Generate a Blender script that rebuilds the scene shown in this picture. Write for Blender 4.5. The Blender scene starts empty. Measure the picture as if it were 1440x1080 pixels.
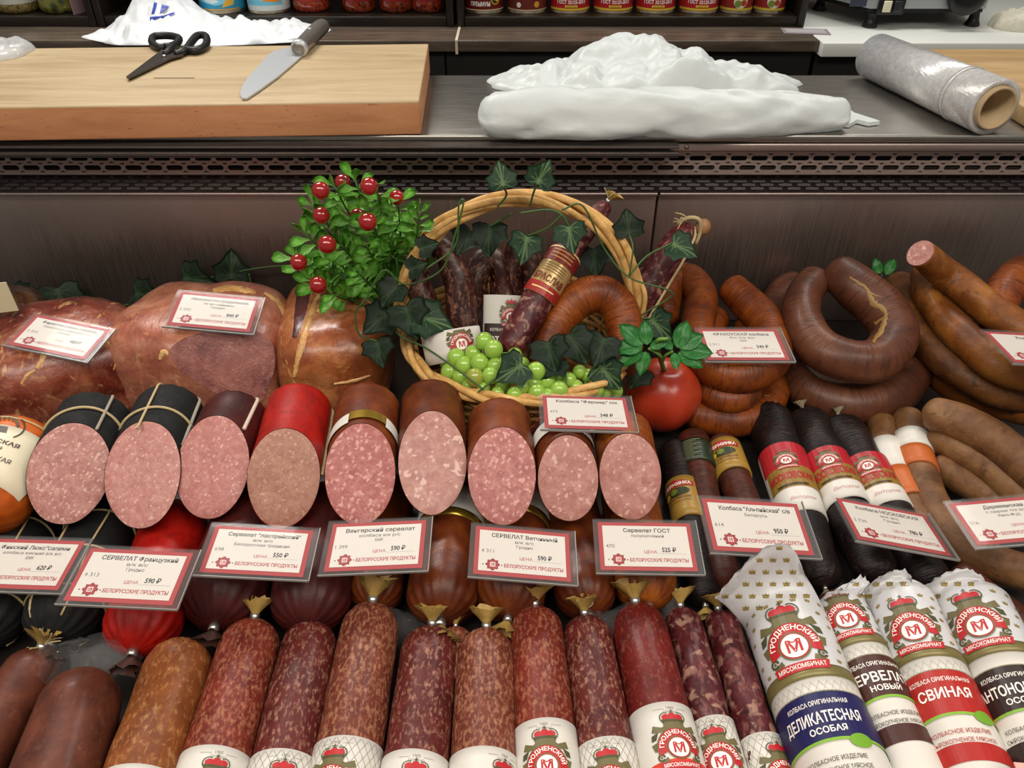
import bpy, bmesh, math, random
import numpy as np
from mathutils import Vector, Matrix, noise

# ---------------------------------------------------------------- scene, camera, light
scene = bpy.context.scene
COL = scene.collection
PITCH = math.radians(37.0)
CAM = np.array([0.0, 0.0, 1.42])
FPX = 1080.0
cam_d = bpy.data.cameras.new('camera'); cam_d.sensor_width = 36.0; cam_d.lens = 27.0
cam_d.clip_start = 0.02
cam = bpy.data.objects.new('camera', cam_d); COL.objects.link(cam)
cam.location = CAM; cam.rotation_euler = (math.pi / 2 - PITCH, 0, 0)
scene.camera = cam
vs = scene.view_settings
vs.view_transform = 'Standard'; vs.look = 'None'; vs.gamma = 1.0; vs.use_curve_mapping = False
vs.exposure = 0.0
w = bpy.data.worlds.new('shop_light'); scene.world = w; w.use_nodes = True
w.node_tree.nodes['Background'].inputs[0].default_value = (1.0, 0.93, 0.86, 1)
w.node_tree.nodes['Background'].inputs[1].default_value = 0.25

def area(name, loc, sx, sy, power, col=(1, 0.915, 0.80), rot=(0, 0, 0)):
    l = bpy.data.lights.new(name, 'AREA'); l.shape = 'RECTANGLE'; l.size = sx; l.size_y = sy
    l.energy = power; l.color = col
    o = bpy.data.objects.new(name, l); COL.objects.link(o); o.location = loc; o.rotation_euler = rot
    return o
# tube lamp of the case canopy, two ceiling panels over the shop, two over the staff aisle
area('case_lamp', (0.05, 0.12, 2.05), 2.4, 0.26, 12.0)
area('ceiling_lamp', (-0.7, -0.6, 2.75), 1.2, 0.6, 16.0)
area('ceiling_lamp', (0.9, -0.6, 2.75), 1.2, 0.6, 16.0)
area('ceiling_lamp', (-0.85, 2.0, 2.6), 0.9, 0.4, 34.0, (1, 0.97, 0.92))
area('ceiling_lamp', (0.9, 1.9, 2.6), 0.9, 0.4, 16.0, (1, 0.97, 0.92))

# ---------------------------------------------------------------- pixel helpers
FW = np.array([0, math.cos(PITCH), -math.sin(PITCH)])
UPV = np.array([0, math.sin(PITCH), math.cos(PITCH)])
RT = np.array([1.0, 0, 0])
def ray(x, y):
    return FW + RT * (x - 720) / FPX - UPV * (y - 540) / FPX
def P(x, y, z):
    r = ray(x, y); return CAM + r * ((z - CAM[2]) / r[2])
def PY(x, y, Y):
    r = ray(x, y); return CAM + r * ((Y - CAM[1]) / r[1])
def scale_at(p):
    return FPX / float((np.asarray(p) - CAM) @ FW)
def unit(v):
    v = np.asarray(v, float); return v / (np.linalg.norm(v) + 1e-12)
DECK = 0.80

# ---------------------------------------------------------------- materials
def lin(c):
    if isinstance(c, str):
        c = c.lstrip('#'); c = [int(c[i:i + 2], 16) / 255 for i in (0, 2, 4)]
        c = [x / 12.92 if x <= 0.04045 else ((x + 0.055) / 1.055) ** 2.4 for x in c]
    return (c[0], c[1], c[2], 1.0)
class NB:
    def __init__(s, name):
        s.m = bpy.data.materials.new(name); s.m.use_nodes = True
        s.t = s.m.node_tree; s.b = s.t.nodes['Principled BSDF']; s.o = s.t.nodes['Material Output']
        s._v = None; s.body = False
    def n(s, kind): return s.t.nodes.new(kind)
    def l(s, a, b): s.t.links.new(a, b)
    def vec(s):
        if s._v is None:
            tc = s.n('ShaderNodeTexCoord'); oi = s.n('ShaderNodeObjectInfo')
            mu = s.n('ShaderNodeMath'); mu.operation = 'MULTIPLY'; mu.inputs[1].default_value = 7.3
            s.l(oi.outputs['Random'], mu.inputs[0])
            ad = s.n('ShaderNodeVectorMath'); ad.operation = 'ADD'
            src = tc.outputs['Object']
            if s.body:
                at = s.n('ShaderNodeAttribute'); at.attribute_name = 'body'; src = at.outputs['Vector']
            s.l(src, ad.inputs[0]); s.l(mu.outputs[0], ad.inputs[1])
            s._v = ad.outputs[0]
        return s._v
    def scaled(s, sc):
        m = s.n('ShaderNodeVectorMath'); m.operation = 'MULTIPLY'; m.inputs[1].default_value = sc
        s.l(s.vec(), m.inputs[0]); return m.outputs[0]
    def noise(s, scale, detail=3, rough=0.55, dist=0.0, vec=None):
        n = s.n('ShaderNodeTexNoise'); n.inputs['Scale'].default_value = scale
        n.inputs['Detail'].default_value = detail; n.inputs['Roughness'].default_value = rough
        n.inputs['Distortion'].default_value = dist
        s.l(vec if vec is not None else s.vec(), n.inputs['Vector']); return n.outputs['Fac']
    def voro(s, scale, rnd=1.0, vec=None, feat='F1'):
        n = s.n('ShaderNodeTexVoronoi'); n.inputs['Scale'].default_value = scale; n.feature = feat
        n.inputs['Randomness'].default_value = rnd
        s.l(vec if vec is not None else s.vec(), n.inputs['Vector']); return n.outputs['Distance']
    def ramp(s, fac, stops):
        r = s.n('ShaderNodeValToRGB'); e = r.color_ramp.elements
        while len(e) < len(stops): e.new(0.5)
        for el, (p, c) in zip(e, stops):
            el.position = p; el.color = lin(c) if not isinstance(c, (int, float)) else (c, c, c, 1)
        s.l(fac, r.inputs[0]); return r.outputs[0]
    def mix(s, fac, a, b, mode='MIX'):
        m = s.n('ShaderNodeMix'); m.data_type = 'RGBA'; m.blend_type = mode
        for sock, v in ((m.inputs[0], fac), (m.inputs[6], a), (m.inputs[7], b)):
            if isinstance(v, (int, float)): sock.default_value = v
            elif isinstance(v, (str, tuple)): sock.default_value = lin(v)
            else: s.l(v, sock)
        return m.outputs[2]
    def bump(s, h, strength=0.3, dist=0.001):
        b = s.n('ShaderNodeBump'); b.inputs['Strength'].default_value = strength
        b.inputs['Distance'].default_value = dist; s.l(h, b.inputs['Height'])
        s.l(b.outputs[0], s.b.inputs['Normal'])
    def done(s, base=None, rough=0.5, metal=0.0, sss=0.0, spec=0.5, coat=0.0, trans=0.0, alpha=1.0, ior=1.45):
        b = s.b.inputs
        if isinstance(base, (str, tuple)): b['Base Color'].default_value = lin(base)
        elif base is not None: s.l(base, b['Base Color'])
        if isinstance(rough, (int, float)): b['Roughness'].default_value = rough
        else: s.l(rough, b['Roughness'])
        b['Metallic'].default_value = metal; b['Specular IOR Level'].default_value = spec
        b['Coat Weight'].default_value = coat; b['Coat Roughness'].default_value = 0.15
        b['Transmission Weight'].default_value = trans; b['IOR'].default_value = ior
        b['Alpha'].default_value = alpha
        if sss:
            b['Subsurface Weight'].default_value = sss; b['Subsurface Radius'].default_value = (1, 0.4, 0.25)
            b['Subsurface Scale'].default_value = 0.004
        return s.m
MAT = {}
import colorsys
def viv(c, k=1.14, v=1.12):
    """a little livelier than the eye-matched swatch"""
    if not isinstance(c, str): return c
    q = [int(c.lstrip('#')[i:i + 2], 16) / 255 for i in (0, 2, 4)]; h_, s_, v_ = colorsys.rgb_to_hsv(*q)
    return '#%02x%02x%02x' % tuple(int(255 * x) for x in colorsys.hsv_to_rgb(h_, min(1, s_ * k), min(1, v_ * v)))
def plain(name, col, rough=0.5, metal=0.0, spec=0.5, coat=0.0, sss=0.0, grain=0.0, gs=120):
    if name in MAT: return MAT[name]
    n = NB(name); base = col
    if grain:
        f = n.noise(gs, 4); base = n.mix(f, tuple(x * (1 - grain) for x in lin(col)[:3]), tuple(min(1, x * (1 + grain)) for x in lin(col)[:3]))
        n.bump(f, 0.15, 0.0006)
    MAT[name] = n.done(base, rough, metal, sss, spec, coat); return MAT[name]
def mat_casing(name, lo, mid, hi, scale=55, rough=0.42, bump=0.25, spots=None, coat=0.0, wr=0.0, body=True):
    """smoked casing; texture runs in the sausage's own (round, round, along) coordinates"""
    lo, mid, hi = viv(lo), viv(mid), viv(hi)
    n = NB(name); n.body = body; f = n.noise(scale, 5, 0.6, 0.3)
    c = n.ramp(f, [(0.3, lo), (0.5, mid), (0.72, hi)])
    if spots:
        f2 = n.noise(spots[0], 3, 0.6, 0.6)
        c = n.mix(n.ramp(f2, [(spots[1], 0), (spots[1] + 0.12, 0.9)]), c, spots[2])
    f3 = n.noise(scale * 6, 4, 0.65)
    c = n.mix(0.22, c, n.ramp(f3, [(0.3, lo), (0.7, hi)]), 'OVERLAY')
    if wr:
        f4 = n.noise(wr, 3, 0.55, 0.5, n.scaled((0.28, 0.28, 2.6)))
        c = n.mix(n.ramp(f4, [(0.32, 0.75), (0.47, 0)]), c, tuple(x * .7 for x in lin(lo)[:3]))  # shade in the wrinkle creases painted into the colour, besides the bump
        f3 = n.mix(0.2, f4, f3)
    n.bump(f3, bump, 0.0028 if wr else 0.0014)
    r = n.ramp(f, [(0.3, rough + 0.1), (0.7, rough - 0.06)])
    MAT[name] = n.done(c, r, 0, 0, 0.4, coat); return MAT[name]
def mat_salami(name, deep, mid, fat, s1=330, thr=0.50, big=0.0, rough=0.5, chunk=None, amt=0.75, bump=0.4):
    deep, mid, fat = viv(deep), viv(mid), viv(fat, 1.08, 1.1)
    n = NB(name); n.body = True
    f = n.noise(s1, 3, 0.55, 0.25, n.scaled((1.0, 1.0, 0.6)))
    base = n.ramp(n.noise(48, 4, 0.6), [(0.32, deep), (0.68, mid)])
    c = n.mix(n.ramp(f, [(thr, 0), (thr + 0.22, amt)]), base, fat)
    f2 = n.noise(s1 * 0.45, 3, 0.6, 0.4, n.scaled((1.0, 1.0, 0.75)))
    c = n.mix(n.ramp(f2, [(0.56, 0), (0.74, amt * 0.6)]), c, fat)
    if chunk:
        d = n.noise(chunk[0], 2, 0.5, 0.5)
        c = n.mix(n.ramp(d, [(chunk[1], 0), (chunk[1] + 0.09, 0.85)]), c, chunk[2])
        d2 = n.noise(chunk[0] * 1.6, 2, 0.5, 0.5)
        c = n.mix(n.ramp(d2, [(0.32, 0.8), (0.42, 0)]), c, tuple(x * 0.5 for x in lin(deep)[:3]))
    n.bump(n.mix(0.5, f, f2), bump, 0.0012)
    MAT[name] = n.done(c, rough, 0, 0, 0.4, 0.06); return MAT[name]
def mat_cut(name, base, dark, fat, fs=170, thr=0.30, big=None, rough=0.42):
    n = NB(name)
    dv = n.noise(fs * 1.3, 3, 0.6)
    mixv = n.n('ShaderNodeVectorMath'); mixv.operation = 'MULTIPLY_ADD'
    n.l(dv, mixv.inputs[0]); mixv.inputs[1].default_value = (0.006, 0.006, 0.006); n.l(n.vec(), mixv.inputs[2])
    vv = mixv.outputs[0]
    c = n.ramp(n.noise(fs * 0.75, 4, 0.65, 0.5), [(0.32, dark), (0.5, base), (0.7, fat)])
    c = n.mix(0.42, base, c)
    d = n.voro(fs, 1.0, vv)
    sel = n.noise(fs * 0.9, 1, 0.5)
    sm = n.n('ShaderNodeMath'); sm.operation = 'MULTIPLY_ADD'; n.l(sel, sm.inputs[0]); sm.inputs[1].default_value = -0.9; n.l(d, sm.inputs[2])
    ad = n.n('ShaderNodeMath'); ad.operation = 'ADD'; n.l(sm.outputs[0], ad.inputs[0]); ad.inputs[1].default_value = 0.45
    c = n.mix(n.ramp(ad.outputs[0], [(thr * 0.55, 0.9), (thr, 0)]), c, fat)
    if big:
        d2 = n.noise(big[0], 2, 0.5, 0.5)
        c = n.mix(n.ramp(d2, [(big[1], 0), (big[1] + 0.05, 1)]), c, big[2])
    pit = n.noise(fs * 3.2, 2, 0.5)
    c = n.mix(n.ramp(pit, [(0.70, 0), (0.78, 0.55)]), c, dark)
    n.bump(pit, 0.35, 0.0008)
    MAT[name] = n.done(c, rough, 0, 0.12, 0.4); return MAT[name]
def mat_meat(name, c1, c2, c3, fat, s=14, thr=0.60, rough=0.33):
    c1, c2, c3, fat = viv(c1, 1.1, 1.12), viv(c2, 1.1, 1.15), viv(c3, 1.05, 1.18), viv(fat, 1.0, 1.2)
    n = NB(name)
    f = n.noise(s, 5, 0.6, 0.8)
    c = n.ramp(f, [(0.28, c1), (0.46, c2), (0.64, c3)])
    st = n.noise(s * 1.3, 4, 0.6, 2.2, n.scaled((1.5, 0.8, 0.8)))
    c = n.mix(n.ramp(st, [(thr, 0), (thr + 0.07, 0.85)]), c, fat)
    mem = n.noise(s * 3.1, 4, 0.65, 1.4, n.scaled((0.8, 1.4, 1.0)))
    c = n.mix(n.ramp(mem, [(0.56, 0), (0.72, 0.5)]), c, fat)
    c = n.mix(n.ramp(mem, [(0.28, 0.5), (0.42, 0)]), c, c1)
    fib = n.noise(s * 12, 4, 0.65, 1.0, n.scaled((1, 0.35, 1)))
    c = n.mix(0.3, c, n.ramp(fib, [(0.35, c1), (0.7, fat)]), 'OVERLAY')
    mx = n.mix(0.55, fib, st)
    n.bump(mx, 0.5, 0.003)
    MAT[name] = n.done(c, rough, 0, 0.05, 0.5, 0.25); return MAT[name]
def mat_film(name, col=(0.9, 0.9, 0.9), op=0.15, rough=0.12):
    n = NB(name); t = n.n('ShaderNodeBsdfTransparent'); m = n.n('ShaderNodeMixShader')
    m.inputs[0].default_value = op
    n.done(col, rough, 0, 0, 0.8)
    n.l(t.outputs[0], m.inputs[1]); n.l(n.b.outputs[0], m.inputs[2]); n.l(m.outputs[0], n.o.inputs[0])
    MAT[name] = n.m; return n.m
def pm(col):
    k = 'print_' + col.lstrip('#')
    return plain(k, col, 0.42)

# ---------------------------------------------------------------- object helpers
BASE = {}
BODY = []
def setp(o, label=None, cat=None, group=None, kind=None):
    if label: o['label'] = label
    if cat: o['category'] = cat
    if group: o['group'] = group
    if kind: o['kind'] = kind
def thing(name, label, cat, base, group=None, kind=None):
    o = bpy.data.objects.new(name, None); COL.objects.link(o); o.empty_display_size = 0.02
    o.location = base; BASE[o] = np.asarray(base, float); setp(o, label, cat, group, kind); return o
def mk(V, F, mats, mi=None, smooth=True, name='mesh'):
    me = bpy.data.meshes.new(name)
    V = np.asarray(V, float)
    me.from_pydata(V.tolist(), [], F if isinstance(F, list) else F.tolist())
    for m in (mats if isinstance(mats, (list, tuple)) else [mats]): me.materials.append(m)
    if mi is not None: me.polygons.foreach_set('material_index', np.asarray(mi, np.int32))
    if smooth is True: me.polygons.foreach_set('use_smooth', np.ones(len(me.polygons), bool))
    elif smooth is not False:
        me.polygons.foreach_set('use_smooth', np.ones(len(me.polygons), bool)); me.set_sharp_from_angle(angle=smooth)
    me.update(); return me
def part(name, geo, mat, parent, smooth=True, label=None, kind=None):
    V, F = geo[0], geo[1]; mi = geo[2] if len(geo) > 2 else None
    b = BASE[parent]
    o = bpy.data.objects.new(name, mk(np.asarray(V, float) - b, F, mat, mi, smooth, name))
    COL.objects.link(o); o.parent = parent
    if BODY and geo[0] is BODY[0]:
        at = o.data.attributes.new('body', 'FLOAT_VECTOR', 'POINT'); at.data.foreach_set('vector', np.asarray(BODY[1], np.float32).ravel())
    BASE[o] = b; setp(o, label, kind=kind); return o
def solo(name, geo, mat, label=None, cat=None, group=None, kind=None, smooth=True):
    V = np.asarray(geo[0], float); b = np.array([(V[:, 0].min() + V[:, 0].max()) / 2, (V[:, 1].min() + V[:, 1].max()) / 2, V[:, 2].min()])
    o = bpy.data.objects.new(name, mk(V - b, geo[1], mat, geo[2] if len(geo) > 2 else None, smooth, name))
    o.location = b; COL.objects.link(o); BASE[o] = b; setp(o, label, cat, group, kind); return o
def inst(name, me, parent, loc, M3, sc=1.0):
    """piece sharing mesh data, child of parent; loc world"""
    o = bpy.data.objects.new(name, me); COL.objects.link(o); o.parent = parent
    m = Matrix([list(r) for r in np.asarray(M3, float)]).to_4x4()
    o.matrix_local = Matrix.Translation(Vector(np.asarray(loc, float) - BASE[parent])) @ m @ Matrix.Diagonal((sc, sc, sc, 1))
    return o
def join(*gs):
    V = []; F = []; MI = []; n = 0
    for i, g in enumerate(gs):
        V.append(np.asarray(g[0], float)); f = g[1] if isinstance(g[1], list) else g[1].tolist()
        F += [[a + n for a in q] for q in f]; n += len(g[0])
        MI += list(g[2]) if len(g) > 2 else [0] * len(f)
    return np.concatenate(V), F, MI
def setmi(g, i): return g[0], g[1], [i] * len(g[1])
def box(x0, x1, y0, y1, z0, z1, bev=0.0):
    if bev <= 0:
        V = [(x, y, z) for x in (x0, x1) for y in (y0, y1) for z in (z0, z1)]
        F = [[0, 1, 3, 2], [4, 6, 7, 5], [0, 4, 5, 1], [2, 3, 7, 6], [0, 2, 6, 4], [1, 5, 7, 3]]
        return np.array(V, float), F
    bm = bmesh.new(); bmesh.ops.create_cube(bm, size=1)
    for v in bm.verts: v.co = Vector(((x0 + x1) / 2 + v.co.x * (x1 - x0), (y0 + y1) / 2 + v.co.y * (y1 - y0), (z0 + z1) / 2 + v.co.z * (z1 - z0)))
    bmesh.ops.bevel(bm, geom=list(bm.edges), offset=bev, segments=2, affect='EDGES', profile=0.6)
    return frombm(bm)
def frombm(bm):
    bm.verts.index_update()
    V = np.array([v.co[:] for v in bm.verts]); F = [[v.index for v in f.verts] for f in bm.faces]; bm.free(); return V, F
def grid_faces(nr, nc, wrap=True):
    F = []
    for i in range(nr - 1):
        for j in range(nc if wrap else nc - 1):
            j2 = (j + 1) % nc; F.append([i * nc + j, i * nc + j2, (i + 1) * nc + j2, (i + 1) * nc + j])
    return F
def xf(g, M3, t):
    return (np.asarray(g[0]) @ np.asarray(M3).T + np.asarray(t),) + tuple(g[1:])
def rotz(a): c, s = math.cos(a), math.sin(a); return np.array([[c, -s, 0], [s, c, 0], [0, 0, 1.0]])
def basis(x, y, z): return np.stack([x, y, z], 1)
def lathe(prof, seg=32, c=(0, 0, 0)):
    V = []; 
    for r, z in prof:
        for j in range(seg):
            a = 2 * math.pi * j / seg; V.append((c[0] + r * math.cos(a), c[1] + r * math.sin(a), c[2] + z))
    F = grid_faces(len(prof), seg)
    F.append(list(range(seg))[::-1]); k = (len(prof) - 1) * seg; F.append([k + j for j in range(seg)])
    return np.array(V), F

# ---------------------------------------------------------------- tubes / sausages
def catmull(pts, per=16):
    pts = np.asarray(pts, float)
    if len(pts) == 2: return np.linspace(pts[0], pts[1], per + 1)
    Q = np.vstack([2 * pts[0] - pts[1], pts, 2 * pts[-1] - pts[-2]]); out = []
    for i in range(1, len(Q) - 2):
        p0, p1, p2, p3 = Q[i - 1], Q[i], Q[i + 1], Q[i + 2]
        for t in np.linspace(0, 1, per, endpoint=False):
            out.append(0.5 * (2 * p1 + (p2 - p0) * t + (2 * p0 - 5 * p1 + 4 * p2 - p3) * t * t + (3 * p1 - p0 - 3 * p2 + p3) * t ** 3))
    out.append(Q[-2]); return np.array(out)
class Tube:
    """swept body; s runs from pts[0] to pts[-1]; theta 0 faces the viewer side (or up)"""
    def __init__(s, pts, rad, ends=('tied', 'tied'), le=0.85, facing=None, rad2=None):
        s.path = catmull(pts); seg = np.linalg.norm(np.diff(s.path, axis=0), axis=1)
        s.cum = np.concatenate([[0], np.cumsum(seg)]); s.L = s.cum[-1]
        rad = np.atleast_1d(np.asarray(rad, float))
        s.rs = np.interp(np.linspace(0, 1, len(s.path)), np.linspace(0, 1, len(rad)), rad) if len(rad) > 1 else np.full(len(s.path), rad[0])
        T = np.gradient(s.path, axis=0); T /= np.linalg.norm(T, axis=1)[:, None]
        s.T = T
        mid = s.path[len(s.path) // 2]
        c = unit(CAM - mid) if facing is None else unit(facing)
        E = np.zeros_like(T); k0 = len(T) // 2
        e = unit(c - (c @ T[k0]) * T[k0]); E[k0] = e
        for rng in (range(k0 + 1, len(T)), range(k0 - 1, -1, -1)):
            e = E[k0]
            for i in rng:
                e = unit(e - (e @ T[i]) * T[i]); E[i] = e
        s.E1 = E; s.E2 = np.cross(T, E)
        s.ends = ends; s.le = le
    def ip(s, A, d): return np.stack([np.interp(d, s.cum, A[:, k]) for k in range(3)], -1)
    def prof(s, d):
        d = np.asarray(d, float); f = np.ones_like(d); R = np.interp(d, s.cum, s.rs)
        for k, q in ((0, d), (1, s.L - d)):
            e = s.ends[k]
            if e in ('flat',): continue
            Le = s.le * R; x = np.clip(q / Le, 0, 1); g = np.sqrt(np.clip(1 - (1 - x) ** 2, 0, 1))
            if e == 'tied': g = 0.13 + 0.87 * np.clip(1 - (1 - x) ** 2.2, 0, 1) ** 0.6
            f *= g
        return R * f
    def at(s, d, th, off=0.0):
        d = np.asarray(d, float); th = np.asarray(th, float)
        p = s.ip(s.path, d); a = s.ip(s.E1, d); b = s.ip(s.E2, d); r = (s.prof(d) + off)[..., None]
        return p + r * (np.cos(th)[..., None] * a + np.sin(th)[..., None] * b)
    def ds(s, n, le_n=9):
        Ra, Rb = s.rs[0] * s.le, s.rs[-1] * s.le
        t = np.linspace(0, math.pi / 2, le_n)
        a = Ra * (1 - np.cos(t)) if s.ends[0] != 'flat' else np.array([0.0])
        b = s.L - Rb * (1 - np.cos(t[::-1])) if s.ends[1] != 'flat' else np.array([s.L])
        m = np.linspace(a[-1], b[0], n + 2)[1:-1] if b[0] > a[-1] else np.array([])
        return np.concatenate([a, m, b])
    def surf(s, n=14, seg=36, lump=0.0, pleat=0.0, seed=0, kpl=17, lf=1.0, wr=0.0):
        rs = np.random.RandomState(seed); d = s.ds(n); th = np.linspace(0, 2 * math.pi, seg, endpoint=False)
        D, TH = np.meshgrid(d, th, indexing='ij'); base = s.at(D, TH)
        cen = s.ip(s.path, d)[:, None, :]; k = np.ones_like(D)
        if lump:
            for i in range(9):
                kk = rs.randint(0, 4); wv = rs.uniform(20, 130) * lf
                k += lump / 3 * np.sin(kk * TH + wv * D * rs.choice([-1, 1]) + rs.uniform(0, 6.3))
        if wr:
            for i in range(5): k += wr / 3 * np.sin(rs.uniform(300, 700) * D + 1.2 * np.sin(rs.randint(1, 4) * TH + i) + i)
        if pleat:
            R = np.interp(D, s.cum, s.rs); ph = rs.uniform(0, 6.3)
            for q, e in ((D, s.ends[0]), (s.L - D, s.ends[1])):
                if e == 'tied':
                    x = q / R; amp = pleat * np.exp(-((x - 0.3) / 0.55) ** 2)
                    k += amp * (np.abs(np.sin(kpl * 0.5 * TH + ph + 0.5 * np.sin(3 * TH))) - 0.6)
        V = cen + (base - cen) * k[..., None]
        n_, m_ = D.shape; V = V.reshape(-1, 3); RR = np.linalg.norm(base - cen, axis=2)
        bd = np.stack([RR * np.cos(TH), RR * np.sin(TH), D], -1).reshape(-1, 3)
        F = [[i * m_ + j, (i + 1) * m_ + j, (i + 1) * m_ + (j + 1) % m_, i * m_ + (j + 1) % m_] for i in range(n_ - 1) for j in range(m_)]
        V = np.vstack([V, s.path[0], s.path[-1]]); c0 = len(V) - 2
        F += [[c0, j, (j + 1) % m_] for j in range(m_)]; o = (n_ - 1) * m_
        F += [[c0 + 1, o + (j + 1) % m_, o + j] for j in range(m_)]
        BODY[:] = [V, np.vstack([bd, [0, 0, 0], [0, 0, s.L]])]
        return V, F
    def band(s, d0, d1, off=0.0008, seg=48, n=10, th0=0, th1=2 * math.pi, wav=0.0):
        d = np.linspace(d0, d1, n); full = th1 - th0 > 6.28
        th = np.linspace(th0, th1, seg, endpoint=not full)
        D, TH = np.meshgrid(d, th, indexing='ij')
        V = s.at(D, TH, off).reshape(-1, 3); m_ = seg
        F = []
        for i in range(n - 1):
            for j in range(m_ if full else m_ - 1):
                j2 = (j + 1) % m_; F.append([i * m_ + j, (i + 1) * m_ + j, (i + 1) * m_ + j2, i * m_ + j2])
        # inner lip so the wrapper has thickness
        V2 = s.at(D[[0, -1]], TH[[0, -1]], off * 0.1).reshape(-1, 3); b = len(V); V = np.vstack([V, V2])
        for j in range(m_ if full else m_ - 1):
            j2 = (j + 1) % m_
            F.append([j, j2, b + j2, b + j]); o = (n - 1) * m_; F.append([o + j2, o + j, b + m_ + j, b + m_ + j2])
        return V, F
    def mapper(s, sref, th0=0.0, off=0.0011, dz=0.00018):
        def f(X):
            d = sref + X[:, 1]; R = np.interp(d, s.cum, s.rs)
            return s.at(d, th0 + X[:, 0] / R, off + X[:, 2] * dz)
        return f
def wire(pts, r, seg=6, per=8, smooth=True):
    path = catmull(pts, per) if smooth else np.asarray(pts, float)
    T = np.gradient(path, axis=0); T /= (np.linalg.norm(T, axis=1)[:, None] + 1e-12)
    e = unit(np.cross(T[0], [0.3, 0.2, 0.93])); V = []
    rr = np.interp(np.linspace(0, 1, len(path)), np.linspace(0, 1, len(np.atleast_1d(r))), np.atleast_1d(r))
    for p, t, ra in zip(path, T, rr):
        e = unit(e - (e @ t) * t); b = np.cross(t, e)
        for j in range(seg):
            a = 2 * math.pi * j / seg; V.append(p + ra * (math.cos(a) * e + math.sin(a) * b))
    F = grid_faces(len(path), seg); k = (len(path) - 1) * seg
    F.append(list(range(seg))[::-1]); F.append([k + j for j in range(seg)])
    return np.array(V), F

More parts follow.
